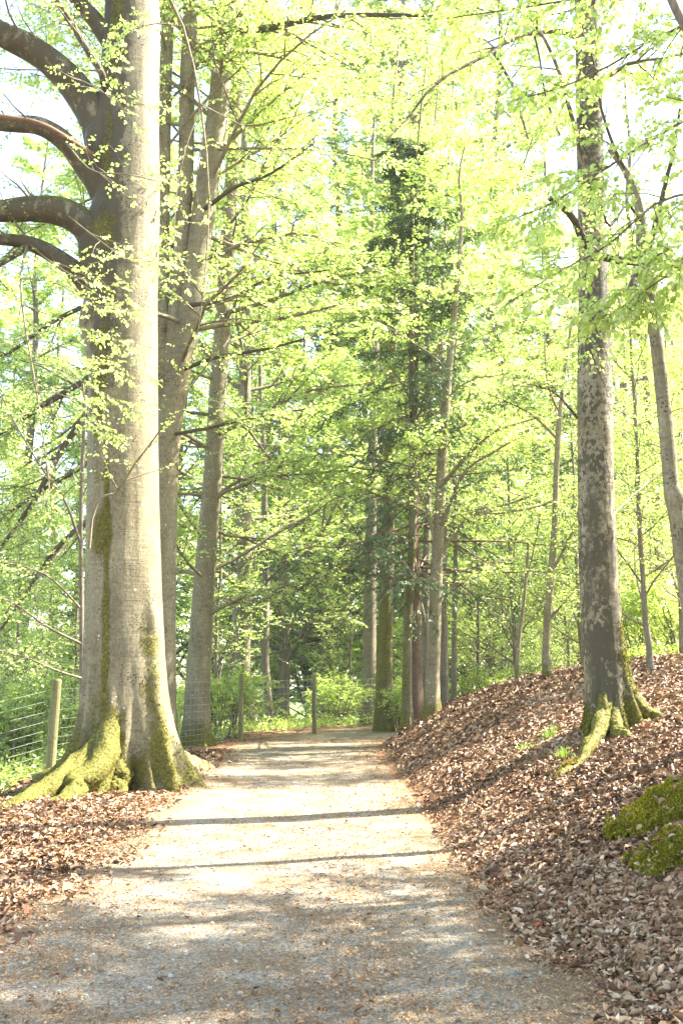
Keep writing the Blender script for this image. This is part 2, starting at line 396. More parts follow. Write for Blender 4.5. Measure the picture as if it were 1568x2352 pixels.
def grow(wood, crown, rng, P, Rr, nsub=9, ntw=7, nlf=8, size=.055, sub_f=.42, tw_L=.55, t0=.25, sub_up=.0, tw_up=-.1, fold=False, sides=(5, 3), bias=0., flat=.3, extra=True, sub_ang=.85):
    """P: limbs. sub-branches join the wood, twigs and leaves the crown"""
    C, CR = spawn(rng, P, Rr, nsub, t0, .97, sub_f, sub_ang, 5, flat=flat, up=sub_up, wob=.14, rr=.6)
    wood.tubes(C, CR, sides[0])
    if extra:                                   # the limbs' own tips carry twigs too
        Tt, TR = spawn(rng, P, Rr, max(3, nsub // 2), max(t0, .5), 1, 1, .7, 4, flat=flat, up=tw_up, L=tw_L)
        crown.tubes(Tt, TR * .8, sides[1], 1); leaves(crown, rng, Tt, nlf, size, fold=fold, bias=bias)
    T, TR = spawn(rng, C, CR, ntw, .12, 1, 1, .75, 4, flat=flat, up=tw_up, L=tw_L, tfall=.45, wob=.16)
    crown.tubes(T, TR * .8, sides[1], 1)
    leaves(crown, rng, T, nlf, size, fold=fold, bias=bias)
    return T

def beech(name, seed, h=20, r=.22, z0=4.0, nlimb=30, L=4.2, nsub=9, ntw=7, nlf=8, size=.085, lean=.045, bark_=None, limb_ang=1.15, lup=.25, fork=True):
    """a background beech in local space: trunk (with limbs) and crown"""
    rng = np.random.default_rng(seed)
    k = 14; z = np.linspace(-.3, h, k); wx = np.cumsum(rng.normal(0, lean, k)) * h / 12; wy = np.cumsum(rng.normal(0, lean, k)) * h / 12
    P = np.stack([wx - wx[0], wy - wy[0], z], -1); Rr = r * (1 - .82 * np.clip(z / h, 0, 1) ** 1.2) + r * .5 * np.exp(-np.maximum(z, 0) / .35)
    wood, crown = MB(), MB()
    Pf = resample(P, 46, Rr[:, None]); wood.tubes(Pf[None, :, :3], Pf[None, :, 3], 12)
    t0 = z0 / h
    Lb, LR = spawn(rng, P[None], Rr[None], nlimb, t0, .98, 1, limb_ang, 7, L=L, up=lup, wob=.1, rr=.42, tfall=.62)
    wood.tubes(Lb, LR, 6)
    grow(wood, crown, rng, Lb, LR, nsub, ntw, nlf, size)
    t = empty(name, (0, 0, 0))
    wood.build('trunk', bark_ or M_BGBARK, t, smooth=True); crown.build('crown', [M_LEAF, M_TWIG], t)
    return t

def spruce_mesh(seed, h, r, z0, L, nl, dens=1.0, ns=9, nt=6):
    rng = np.random.default_rng(seed)
    z = np.linspace(-.4, h, 12); P = np.stack([np.cumsum(rng.normal(0, .015, 12)), np.cumsum(rng.normal(0, .015, 12)), z], -1)
    Rr = r * (1 - .93 * np.clip(z / h, 0, 1)) + r * .5 * np.exp(-np.maximum(z, 0) / .3)
    wood, crown = MB(), MB()
    Pf = resample(P, 50, Rr[:, None]); wood.tubes(Pf[None, :, :3], Pf[None, :, 3], 12)
    Lb, LR = spawn(rng, P[None], Rr[None], nl, z0 / h, .995, 1, 1.6, 6, L=L, up=-.05, wob=.08, rr=.25, tfall=.86)
    wood.tubes(Lb, LR, 4)
    C, CR = spawn(rng, Lb, LR, ns, .1, 1, .38, .85, 4, flat=.3, up=-.7, wob=.1)
    crown.tubes(C, CR, 3, 1)
    T, TR = spawn(rng, C, CR, nt, .05, 1, 1, .8, 3, flat=.5, up=-.5, L=.32)
    crown.tubes(T, TR, 3, 1)
    leaves(crown, rng, T, int(12 * dens), .085, flat=.8, wr=.26, t0=0, ang=.8)
    leaves(crown, rng, C, int(14 * dens), .07, flat=.8, wr=.2, t0=0, ang=.8)
    return wood, crown

# ------------------------------------------------------------ lofted trunks for the near trees
def loft(mb, C, Rr, z0, lobes=(), seg=72, rings=150, seed=0, rough=.03, mossfn=None, stainfn=None, zdense=2.2, bumps=()):
    """C: centre points from the base up, Rr: radii; lobes: (angle, amount, width, height); horizontal rings"""
    zz = C[:, 2]; t = np.linspace(0, 1, rings) ** zdense
    f = resample(C, 400, Rr[:, None])
    z = z0 + (zz[-1] - z0) * t
    cx = np.interp(z, f[:, 2], f[:, 0]); cyy = np.interp(z, f[:, 2], f[:, 1]); rr = np.interp(z, f[:, 2], f[:, 3])
    th = np.arange(seg) / seg * 2 * np.pi
    Zg, Tg = np.meshgrid(z, th, indexing='ij'); rg = rr[:, None] * np.ones(seg)
    zr = np.maximum(Zg - (z0 + .3), 0)
    for a, am, w, hh in lobes:
        dd = np.abs((Tg - R(a) + np.pi) % (2 * np.pi) - np.pi)
        rg = rg + am * np.exp(-(dd / w) ** 2) * np.exp(-zr / hh)
    ca, sa = np.cos(Tg), np.sin(Tg)
    rg = rg * (1 + rough * 2 * (fbm(ca * 1.6 + 9, sa * 1.6, Zg * .45, seed) - .5) + rough * (fbm(ca * 5, sa * 5 + 3, Zg * 1.6, seed + 5) - .5))
    rg = rg * (1 + .16 * (fbm(ca * 6, sa * 6, Zg * 2.4, seed + 9) - .5) * np.exp(-zr / .9))
    for a, zb, am, w, hz in bumps:
        dd = np.abs((Tg - R(a) + np.pi) % (2 * np.pi) - np.pi)
        rg = rg + am * np.exp(-(dd / w) ** 2 - ((Zg - zb) / hz) ** 2)
    Xg, Yg = cx[:, None] + rg * ca, cyy[:, None] + rg * sa
    mo = mossfn(Tg, Zg, rg) if mossfn else 0 * Zg; stn = stainfn(Tg, Zg, rg) if stainfn else 0 * Zg
    mo = np.clip(mo + (fbm(Xg * 4, Yg * 4, Zg * 3, 45) - .5) * 1.5 * (mo > .04) * (mo < .94), 0, 1)
    q = (fbm(Xg * 14, Yg * 14, Zg * 14, 40) - .5) * .05 * np.clip(mo, 0, 1)
    Xg, Yg = Xg + q * ca, Yg + q * sa
    V = np.stack([Xg, Yg, Zg], -1)
    i, j = np.meshgrid(np.arange(rings - 1), np.arange(seg), indexing='ij'); j2 = (j + 1) % seg
    Fc = np.stack([i * seg + j, i * seg + j2, (i + 1) * seg + j2, (i + 1) * seg + j], -1).reshape(-1, 4)
    mb.add(V, Fc, 0, moss=mo.ravel(), stain=stn.ravel())
    return V, mo
def fuzz(mb, rng, Pts, Nrm, size=.018):
    N = len(Pts); ax = nrm(Nrm + rng.normal(0, .55, (N, 3))); w = nrm(np.cross(ax, rng.normal(0, 1, (N, 3))))
    L = size * rng.uniform(.5, 1.4, (N, 1)); Pts = Pts - ax * size * .25
    V = np.stack([Pts, Pts + ax * L * .5 + w * L * .3, Pts + ax * L, Pts + ax * L * .5 - w * L * .3], 1)
    mb.add(V, np.arange(4 * N).reshape(-1, 4), rnd=np.repeat(np.clip(rng.normal(.5, .22, N), 0, 1), 4))
def fuzz_on_grid(mb, rng, V, wgt, n, size, closed=True):
    """scatter moss blades over a grid surface where wgt is high"""
    a, b = V.shape[:2]
    V2 = np.concatenate([V, V[:, :1]], 1) if closed else V
    du, dv = V2[1:, :-1] - V2[:-1, :-1], V2[:-1, 1:] - V2[:-1, :-1]
    nn_ = np.cross(dv, du); area = np.linalg.norm(nn_, axis=-1); w = area * np.clip(wgt[:-1, :du.shape[1]], 0, 1) ** 1.5
    pr = (w / w.sum()).ravel(); idx = rng.choice(len(pr), n, p=pr); i, j = np.unravel_index(idx, w.shape)
    f, g = rng.random((2, n, 1)); P = V2[i, j] + du[i, j] * f + dv[i, j] * g
    fuzz(mb, rng, P, nrm(nn_[i, j]), size)
def limbs_px(lst):
    """[(points (u,v,Y), widths in px)] -> arrays with 9 points each"""
    Ps, Rs = [], []
    for pts, w0, w1 in lst:
        P = PXS(pts); w = np.linspace(w0, w1, len(pts)) * P[:, 1] / F / 2
        q = resample(P, 11, w[:, None]); Ps.append(q[:, :3]); Rs.append(np.maximum(q[:, 3], .002))
    return np.array(Ps), np.array(Rs)
def trunk_px(pts, Yd, htop=None):
    """pixel centreline with widths -> centres and radii, going on above the frame"""
    P = np.array([PX(u, v, Yd if len(q) < 4 else q[3]) for q in pts for u, v in [q[:2]]]); r = np.array([q[2] * p[1] / F / 2 for q, p in zip(pts, P)])
    if htop:
        d = nrm((P[-1] - P[-2])[None])[0]
        for k in (.35, .7, 1.0):
            z = P[-1 if k == .35 else len(pts) - 1][2]
            base = P[len(pts) - 1]; s = (htop - base[2]) * k / max(d[2], .5)
            P = np.vstack([P, base + d * s + [.15 * math.sin(k * 5 + base[0]), .15 * math.sin(k * 4 + base[0]), 0]]); r = np.append(r, r[len(pts) - 1] * (1 - .8 * k))
    return P, r

# ============================================================ THE BIG BEECH
rng = np.random.default_rng(11)
bx, by = PX(290, 1780, 14.2)[:2]
C, rr = trunk_px([(288, 1830, 205), (287, 1700, 196), (286, 1600, 186), (285, 1500, 180), (284, 1300, 170), (283, 1100, 165), (284, 900, 161), (285, 700, 160), (291, 480, 158), (296, 300, 148), (300, 150, 142), (304, 0, 134)], 14.2, 22)
C[0, 2] = -.3
lobesA = [(180, .30, .13, .42), (203, .95, .12, .34), (218, -.12, .07, .4), (229, .80, .10, .42), (247, .30, .09, .6), (264, .62, .12, .46), (281, .15, .07, .35), (294, -.26, .09, .45), (308, .32, .10, .40), (325, .52, .16, .85), (343, .30, .10, .45), (2, .60, .20, .50), (45, .5, .3, .5), (95, .5, .3, .5), (140, .5, .3, .5)]
def mossA(T, Z, r_):
    deg = np.degrees(T) % 360
    base = np.clip(1.15 - (Z - .05) / (.95 + .75 * np.exp(-((deg - 245) / 22) ** 2)), 0, .95) * np.where((deg > 285) & (deg < 360), .62, 1)
    strip = 1.0 * np.exp(-((deg - 256) / 6.5) ** 2) * np.clip((4.9 - Z) / .8, 0, 1)
    right = .75 * np.exp(-((deg - 322) / 12) ** 2) * np.clip((2.6 - Z) / 1.2, 0, 1)
    return np.maximum(np.maximum(base, strip), np.maximum(right, .45 * np.exp(-((deg - 245) / 16) ** 2) * (Z > 3)))
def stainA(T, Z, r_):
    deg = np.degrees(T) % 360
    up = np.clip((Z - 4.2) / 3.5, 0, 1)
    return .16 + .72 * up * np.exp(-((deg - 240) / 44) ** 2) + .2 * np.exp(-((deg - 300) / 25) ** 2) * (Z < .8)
tA = empty('beech_tree', (bx, by, 0), 0, 'huge old grey beech with mossy spreading roots on the left of the path', 'tree')
wood, crown, fz = MB(), MB(), MB()
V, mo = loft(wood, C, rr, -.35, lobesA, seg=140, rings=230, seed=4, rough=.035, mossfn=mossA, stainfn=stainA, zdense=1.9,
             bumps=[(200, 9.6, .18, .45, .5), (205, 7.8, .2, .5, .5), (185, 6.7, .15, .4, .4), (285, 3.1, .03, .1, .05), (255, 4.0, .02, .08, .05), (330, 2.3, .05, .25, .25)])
fuzz_on_grid(fz, rng, V, mo * (V[..., 2] < 2.4), 26000, .02)
fuzz_on_grid(fz, rng, V, np.where(mo > .5, mo, 0) * (V[..., 2] >= 2.4), 5000, .014)
def root(pts, w, seed):
    q = resample(pts, 26, np.array(w)[:, None]); P = q[:, :3]; P[:, :2] += (fbm(np.arange(26)[:, None] * .25, [1, 5], 0, seed) - .5) * .3 * np.linspace(.2, 1, 26)[:, None]
    r_ = np.maximum(q[:, 3], .01); a = np.arange(20) / 20 * 2 * np.pi
    T = nrm(np.gradient(P, axis=0)); n1 = nrm(np.cross(T, [0, 0, 1.])); n2 = np.cross(n1, T)
    rg = r_[:, None] * (1 + .6 * (fbm(np.cos(a)[None] * 1.5 + np.arange(26)[:, None] * .3, np.sin(a)[None] * 1.5, 0, seed) - .5) + .5 * (fbm(np.cos(a)[None] * 4 + np.arange(26)[:, None] * .7, np.sin(a)[None] * 4, 0, seed + 1) - .5))
    Vr = P[:, None] + rg[..., None] * (np.cos(a)[None, :, None] * n1[:, None] + 1.15 * np.sin(a)[None, :, None] * n2[:, None])
    i, j = np.meshgrid(np.arange(25), np.arange(20), indexing='ij'); j2 = (j + 1) % 20
    return Vr, np.stack([i * 20 + j, i * 20 + j2, (i + 1) * 20 + j2, (i + 1) * 20 + j], -1).reshape(-1, 4)
def G(u, v, dz=0.):
    """ground point seen at a pixel"""
    o = np.array([0, 0, CAMZ]); d = PX(u, v, 1.0) - o; s = np.linspace(2.5, 60, 3000)
    P = o + s[:, None] * d; hit = P[:, 2] < H(P[:, 0], P[:, 1]); k = np.argmax(hit) if hit.any() else len(s) - 1
    return np.array([P[k, 0], P[k, 1], H1(P[k, 0], P[k, 1]) + dz])
def mid(a, b, f, dz): return a + (b - a) * f + np.array([0, 0, dz])
ctr = np.array([bx, by, 0])
rootsA = [((14, 1858), .75, .15, 51), ((128, 1842), .95, .15, 52), ((262, 1822), .55, .15, 54), ((222, 1826), .35, .09, 59),
          ((352, 1800), .5, .15, 55), ((398, 1796), .55, .18, 58), ((450, 1790), .62, .20, 56), ((489, 1764), .7, .18, 57), ((425, 1798), .3, .09, 61), ((60, 1800), .7, .12, 60)]
for (u, v), z1, w1, sd in rootsA:
    g = G(u, v); dr = g - ctr; dr[2] = 0; dist = np.linalg.norm(dr); dn = dr / dist
    s = ctr + dn * .42
    pts = [s + [0, 0, z1], ctr + dn * (.42 + (dist - .42) * .25) + [0, 0, z1 * .42], ctr + dn * (.42 + (dist - .42) * .6) + [0, 0, z1 * .14],
           ctr + dn * (.42 + (dist - .42) * .85) + [0, 0, .02], ctr + dn * (dist + .12) + [0, 0, -.06]]
    for q in pts: q[2] += H1(q[0], q[1])
    Vr, Fr = root(pts, [w1 * .9, w1 * 1.1, w1 * .95, w1 * .7, w1 * .3], sd)
    hh = Vr[..., 2] - 0; mm = np.where(np.isin(sd, [55, 56, 57, 58, 61]), .42, .92) * np.ones(Vr.shape[:2])
    wood.add(Vr, Fr, moss=mm.ravel(), stain=.2)
    fuzz_on_grid(fz, rng, Vr, mm, 2600 if mm[0, 0] > .5 else 500, .018)
LA = [([(240, 330, 14.2), (215, 262, 14.1), (150, 172, 13.9), (70, 110, 13.7), (0, 75, 13.5), (-90, 20, 13.3), (-260, -90, 13)], 96, 40),
      ([(240, 450, 14.1), (205, 398, 14.0), (150, 325, 13.8), (85, 288, 13.6), (0, 284, 13.4), (-100, 260, 13.2), (-260, 210, 13)], 64, 22),
      ([(235, 590, 14.2), (200, 525, 14.0), (150, 490, 13.9), (80, 480, 13.8), (0, 485, 13.6), (-100, 470, 13.4), (-280, 430, 13.2)], 84, 38),
      ([(225, 680, 14.2), (185, 632, 14.1), (130, 590, 14.0), (65, 558, 13.9), (0, 551, 13.8), (-80, 560, 13.7), (-220, 600, 13.6)], 58, 12),
      ([(75, 560, 13.9), (45, 578, 13.8), (0, 606, 13.7), (-60, 640, 13.6), (-120, 660, 13.5)], 22, 8),
      ([(280, 130, 14.2), (240, 75, 14.1), (205, 30, 14.0), (165, -15, 13.9), (100, -90, 13.8)], 56, 26),
      ([(245, 210, 13.9), (232, 165, 13.6), (195, 105, 13.5), (165, 55, 13.4), (130, 0, 13.3), (90, -60, 13.2)], 20, 12),
      ([(212, 355, 13.7), (150, 315, 13.3), (105, 290, 13.1), (60, 277, 13.0), (0, 268, 12.9), (-60, 255, 12.8)], 14, 16)]
LP, LR = limbs_px(LA)
names = ['limb'] * 8
for k in range(8):
    lm = MB(); a = np.linspace(0, 2 * np.pi, 17)[:-1]
    q = resample(LP[k], 40, LR[k][:, None]); T = nrm(np.gradient(q[:, :3], axis=0)); n1 = nrm(np.cross(T, [0, 0, 1.])); n2 = np.cross(n1, T)
    rg = q[:, 3][:, None] * (1 + .22 * (fbm(np.cos(a)[None] + np.arange(40)[:, None] * .15, np.sin(a)[None], 0, 70 + k) - .5))
    Vl = q[:, None, :3] + rg[..., None] * (np.cos(a)[None, :, None] * n1[:, None] + np.sin(a)[None, :, None] * n2[:, None])
    i, j = np.meshgrid(np.arange(39), np.arange(16), indexing='ij'); j2 = (j + 1) % 16
    top = np.clip(np.sin(a), 0, 1)[None] * np.ones((40, 1))
    ml = (.95 if k == 2 else .4 if k in (3, 0) else .12) * top
    lm.add(Vl, np.stack([i * 16 + j, i * 16 + j2, (i + 1) * 16 + j2, (i + 1) * 16 + j], -1).reshape(-1, 4), moss=ml.ravel(), stain=.62 if k < 7 else .15)  # dark brown limbs, with their shade put into the bark colour
    lm.build('limb', M_BEECH if k != 7 else M_SPRUCE, tA, smooth=True, loc=(bx, by, 0)).location = (0, 0, 0)
grow(wood, crown, rng, LP[:7], LR[:7] * .4, 9, 7, 8, .05, sub_f=.35, t0=.35, sub_up=.1)
# high limbs above the frame, some reaching over the path
P_, R_ = C[None], rr[None]
Lb, Lr = spawn(rng, P_, R_, 22, .80, .99, 1, 1.15, 7, L=5.0, up=.2, rr=.35, tfall=.5)
wood.tubes(Lb, Lr, 6, stain=.2); grow(wood, crown, rng, Lb, Lr, 8, 6, 7, .075)
# thin twiggy branches that hang in front of the trunk
HB = [([(420, 60, 12.2), (350, 55, 12.0), (290, 80, 11.8), (245, 120, 11.7)], 4, 2), ([(150, 172, 13.9), (200, 190, 12.6), (270, 230, 11.9), (330, 240, 11.7)], 4, 2),
      ([(150, 325, 13.8), (210, 390, 12.6), (290, 400, 12.1), (380, 420, 12.0)], 4, 2), ([(150, 490, 13.9), (220, 545, 12.8), (300, 600, 12.3), (350, 600, 12.1)], 4, 2),
      ([(65, 558, 13.9), (48, 640, 13.2), (60, 760, 12.9), (85, 900, 12.8), (110, 1080, 12.7), (120, 1180, 12.7)], 7, 2),
      ([(48, 640, 13.2), (130, 650, 12.9), (220, 700, 12.6), (340, 720, 12.2)], 3.5, 1.5), ([(55, 700, 13.0), (130, 730, 12.7), (210, 760, 12.4), (350, 800, 12.2)], 3.5, 1.5),
      ([(62, 780, 12.9), (130, 790, 12.7), (220, 830, 12.5), (340, 860, 12.3)], 3.5, 1.5), ([(70, 830, 12.8), (140, 850, 12.6), (230, 900, 12.4), (330, 960, 12.3)], 3.5, 1.5),
      ([(85, 900, 12.8), (150, 910, 12.6), (210, 960, 12.5), (270, 1010, 12.4)], 3, 1.5), ([(345, -80, 14.0), (420, 60, 14.6), (462, 250, 14.9), (480, 450, 15.0), (470, 640, 15.1), (450, 800, 15.1)], 9, 2), ([(462, 250, 14.9), (430, 330, 14.8), (405, 450, 14.7), (400, 600, 14.6)], 4, 2), ([(65, 558, 13.9), (130, 610, 13.2), (210, 650, 12.6), (300, 660, 12.3)], 3.5, 1.5)]
HP, HR = limbs_px(HB)
wood.tubes(HP, HR, 5, stain=.1)
grow(wood, crown, rng, HP, HR, 10, 4, 6, .055, sub_f=.35, tw_L=.3, t0=.25, fold=True, bias=.15)
# sinuous shoot that climbs off the trunk's left flank to the upper right
SP_, SR_ = limbs_px([([(205, 1260, 13.5), (215, 1170, 13.45), (240, 1140, 13.4), (270, 1130, 13.3), (300, 1080, 13.1), (360, 1000, 12.9), (430, 900, 12.7), (520, 780, 12.4)], 8, 3)])
wood.tubes(SP_, SR_, 5); grow(wood, crown, rng, SP_, SR_, 8, 4, 5, .05, sub_f=.25, tw_L=.4, t0=.4, fold=True)
off0 = (bx, by, 0)
for o in (wood.build('trunk', M_BEECH, tA, smooth=True, loc=off0), crown.build('crown', [M_LEAF, M_TWIG], tA, loc=off0), fz.build('moss', M_MOSSF, tA, loc=off0)): o.location = (0, 0, 0)

# ============================================================ other hero beeches
def hero(name, label, trunks, limbs, Yd, seed, bark_, lobes=(), moss_h=.6, stain=.15, htop=20, z_off=-.3, crown_kw=None, limb_grow=None, seg=40, rings=90, mossall=0., nfuzz=0, crown_on=True, tlimb=(.3, .9, 26, 4.4), moss_mat=None, bumps=(), mossfn=None, group=None, stainfn=None, limb_dark=None):
    rng = np.random.default_rng(seed); wood, crown, fz = MB(), MB(), MB(); t = None
    for ti, (pts, ht) in enumerate(trunks):
        C, rr = trunk_px(pts, Yd, ht)
        if ti == 0:
            g = H1(C[0, 0], C[0, 1]); C[0, 2] = g + z_off; zb = g
            loc = (C[0, 0], C[0, 1], g); t = empty(name, loc, 0, label, 'tree', group)
            mf = mossfn or (lambda T, Z, r_: np.maximum(np.clip(1.1 - (Z - zb) / moss_h, 0, 1), mossall * (.6 + .5 * np.cos(T - R(235)))))
            V, mo = loft(wood, C, rr, g + z_off, lobes, seg, rings, seed, .04, mf, stainfn or (lambda T, Z, r_: stain + 0 * Z), 1.6, bumps)
            if nfuzz: fuzz_on_grid(fz, rng, V, mo * (mo > .45), nfuzz, .02)
        else:
            q = resample(C, 60, rr[:, None]); wood.tubes(q[None, :, :3], q[None, :, 3], 16, moss=mossall * .4, stain=stain)
        if crown_on:
            Lb, Lr = spawn(rng, C[None], rr[None], tlimb[2], tlimb[0], tlimb[1], 1, 1.35, 7, L=tlimb[3], up=.05, rr=.22, tfall=.35, wob=.15)
            wood.tubes(Lb, Lr, 6); grow(wood, crown, rng, Lb, Lr, **(crown_kw or dict(nsub=9, ntw=8, nlf=8, size=.085)))
    if limbs:
        LP, LR = limbs_px(limbs); wood.tubes(LP, LR, 8, stain=stain if limb_dark is None else limb_dark)  # limbs may take a darker bark tone than the trunk
        if limb_grow is not False: grow(wood, crown, rng, LP, LR * .8, **(limb_grow or dict(nsub=12, ntw=8, nlf=8, size=.065, sub_f=.36)))
    parts = [wood.build('trunk', bark_, t, smooth=True, loc=loc)]
    if crown.n: parts.append(crown.build('crown', [M_LEAF, M_TWIG], t, loc=loc))
    if nfuzz: parts.append(fz.build('moss', M_MOSSF, t, loc=loc))
    for o in parts: o.location = (0, 0, 0)
    return t, rng
# three stems rising behind the big beech
hero('beech_tree', 'pale beech with several stems forking up just behind the huge beech', [
    ([(374, 1730, 66), (374, 1500, 60), (377, 1250, 58), (384, 1020, 60), (412, 850, 58), (440, 690, 56), (470, 470, 56), (500, 260, 52), (515, 100, 48), (525, 0, 44)], 19),
    ([(384, 1020, 44), (392, 850, 42), (410, 640, 38), (426, 420, 38), (430, 200, 38), (438, 0, 36)], 20),
    ([(376, 1050, 36), (372, 800, 34), (374, 500, 33), (380, 200, 32), (386, 0, 30)], 21)],
    [([(520, 70, 18.2), (590, 68, 17.8), (650, 58, 17.4), (720, 42, 17.0), (820, 34, 16.6), (1000, 36, 16)], 22, 9),
     ([(470, 480, 18.6), (540, 430, 18), (620, 400, 17.5), (720, 330, 17)], 12, 4),
     ([(440, 700, 18.6), (520, 690, 18), (620, 640, 17.4), (760, 620, 17)], 12, 4),
     ([(415, 850, 18.7), (500, 820, 18), (620, 800, 17.5), (760, 760, 17)], 12, 4),
     ([(384, 1000, 18.8), (470, 985, 18.2), (580, 960, 17.8), (700, 940, 17.4)], 10, 4),
     ([(374, 800, 18.8), (240, 850, 18.3), (120, 920, 17.9), (50, 965, 17.6), (-20, 1010, 17.4)], 20, 6),
     ([(376, 860, 18.8), (250, 900, 18.2), (150, 1020, 17.8), (80, 1150, 17.5), (0, 1260, 17.2), (-40, 1300, 17)], 20, 6),
     ([(376, 1000, 18.8), (230, 1050, 18.2), (110, 1120, 17.8), (30, 1170, 17.5), (-40, 1220, 17.2)], 16, 5),
     ([(376, 1120, 18.8), (240, 1170, 18.2), (130, 1260, 17.8), (50, 1380, 17.5), (-30, 1490, 17.2)], 16, 5),
     ([(376, 700, 18.8), (240, 690, 18.3), (120, 740, 18), (40, 800, 17.8), (-30, 830, 17.6)], 16, 5)],
    18.8, 21, M_BEECH, [(a, .22, .3, .35) for a in (200, 260, 320, 20)], seg=48, tlimb=(.32, .8, 22, 4.4), limb_dark=.8)  # side limbs coloured much darker than the stems
hero('beech_tree', 'tall beech standing at the path bend, right of the huge beech', [
    ([(452, 1712, 62), (454, 1600, 58), (460, 1480, 54), (472, 1300, 48), (488, 1100, 44), (500, 900, 40), (518, 650, 38), (530, 450, 36), (542, 250, 34), (546, 100, 30)], 22)],
    [([(465, 1420, 22), (540, 1380, 21.5), (640, 1350, 21), (760, 1330, 20.5)], 10, 4), ([(485, 1150, 22), (560, 1100, 21.5), (680, 1090, 21), (800, 1080, 20.6)], 10, 4),
     ([(495, 1000, 22), (580, 960, 21), (700, 900, 20.6), (860, 880, 20)], 12, 4), ([(515, 720, 22), (620, 690, 21), (760, 640, 20.5), (880, 620, 20)], 12, 4),
     ([(470, 1330, 22), (430, 1290, 21), (400, 1240, 20.5), (395, 1200, 20)], 8, 3)],
    22, 31, M_BEECH, [(a, .15, .3, .3) for a in (200, 300, 350)], seg=40, tlimb=(.22, .8, 30, 4.8), limb_grow=dict(nsub=14, ntw=10, nlf=9, size=.07, sub_f=.42))

# right: crusted, mossy footed beech on the bank
def mossP(T, Z, r_):
    deg = np.degrees(T) % 360; z = Z - .85
    return np.maximum(np.clip(1.15 - z / .55, 0, 1.1), .75 * np.exp(-((deg - 335) / 25) ** 2) * np.clip((3.2 - z) / 2, 0, 1))
tP, rngP = hero('beech_tree', 'dark and pale blotched beech with mossy foot on the leafy bank', [
    ([(1402, 1720, 118), (1396, 1640, 104), (1390, 1560, 95), (1384, 1480, 91), (1374, 1330, 87), (1369, 1180, 84), (1366, 1000, 83), (1364, 850, 80), (1362, 700, 72), (1358, 500, 66), (1352, 250, 64), (1348, 0, 62)], 19)],
    [([(1330, 88, 12.4), (1290, 72, 12.2), (1230, 74, 12.0), (1170, 88, 11.8), (1130, 120, 11.6), (1070, 150, 11.4), (1000, 190, 11.2), (950, 255, 11.1), (890, 320, 11)], 16, 4),
     ([(1130, 115, 11.7), (1150, 150, 11.7), (1178, 200, 11.7), (1195, 260, 11.7), (1212, 318, 11.7)], 9, 7),
     ([(1225, 76, 12), (1238, 130, 12), (1248, 200, 12), (1262, 250, 12), (1285, 310, 12)], 6, 5),
     ([(1345, 380, 12.4), (1310, 260, 12.2), (1285, 170, 12), (1250, 90, 11.9), (1200, 20, 11.8), (1160, -50, 11.7)], 14, 5),
     ([(1325, 960, 12.4), (1300, 930, 12.3), (1270, 900, 12.2), (1225, 885, 12.1), (1170, 870, 12)], 7, 3),
     ([(1410, 1180, 12.6), (1450, 1140, 13), (1500, 1100, 13.4), (1580, 1040, 13.8)], 6, 3)],
    12.5, 41, M_PATCH, [(228, .30, .16, .30), (255, .16, .2, .3), (285, .12, .2, .25), (320, .22, .2, .35), (350, .38, .17, .34), (20, .3, .3, .4), (110, .3, .3, .4)],
    stain=.2, stainfn=lambda T, Z, r_: .12 + .42 * np.clip(.5 + 1.2 * np.sin(T - R(195)), 0, 1) * np.clip(1.2 - .3 * np.abs(Z - 2.4), .35, 1), seg=96, rings=170, nfuzz=16000, mossfn=mossP, bumps=[(275, 1.83, .02, .7, .035), (270, 1.72, -.015, .8, .03), (310, 3.3, .02, .2, .1), (300, 4.6, .02, .3, .1)],
    tlimb=(.72, .98, 9, 3.0), limb_grow=dict(nsub=8, ntw=5, nlf=6, size=.05, sub_f=.28))
# far right slender stem with knobs
tQ, _ = hero('beech_tree', 'slender pale stem with knots leaning in at the right edge', [
    ([(1618, 1640, 42), (1596, 1500, 38), (1572, 1330, 36), (1552, 1180, 37), (1548, 1140, 48), (1540, 1110, 36), (1525, 950, 33), (1508, 800, 30), (1492, 680, 30), (1478, 600, 38), (1474, 560, 30), (1468, 480, 24), (1440, 400, 20), (1400, 345, 14)], None)],
    [([(1480, 598, 10), (1440, 598, 9.9), (1400, 592, 9.8), (1365, 580, 9.7), (1335, 545, 9.6), (1318, 505, 9.5), (1295, 478, 9.4), (1262, 455, 9.3)], 27, 15),
     ([(1482, 590, 10), (1500, 530, 9.9), (1518, 460, 9.8), (1532, 400, 9.7), (1545, 350, 9.6), (1560, 250, 9.5)], 17, 7),
     ([(1485, 600, 10), (1520, 585, 9.9), (1545, 600, 9.8), (1580, 590, 9.7), (1640, 560, 9.6)], 14, 8),
     ([(1468, 640, 10), (1455, 660, 9.8), (1468, 690, 9.7), (1475, 705, 9.7)], 34, 22),
     ([(1372, 590, 9.8), (1360, 640, 9.7), (1345, 700, 9.6), (1340, 760, 9.6), (1372, 850, 9.5)], 9, 4),
     ([(1440, 400, 10), (1410, 340, 9.9), (1380, 250, 9.8), (1365, 150, 9.7), (1330, 60, 9.6)], 10, 5),
     ([(1475, 520, 10), (1440, 470, 9.8), (1400, 520, 9.7), (1380, 470, 9.6), (1360, 400, 9.5)], 8, 4),
     ([(1478, 560, 10), (1520, 520, 10), (1560, 480, 10), (1620, 450, 10)], 8, 4)],
    10, 51, M_BEECH, (), moss_h=.3, stain=.05, limb_dark=.85, crown_on=False, seg=36, rings=120, bumps=[], limb_grow=dict(nsub=7, ntw=4, nlf=5, size=.05, sub_f=.22, tw_L=.35, fold=True))

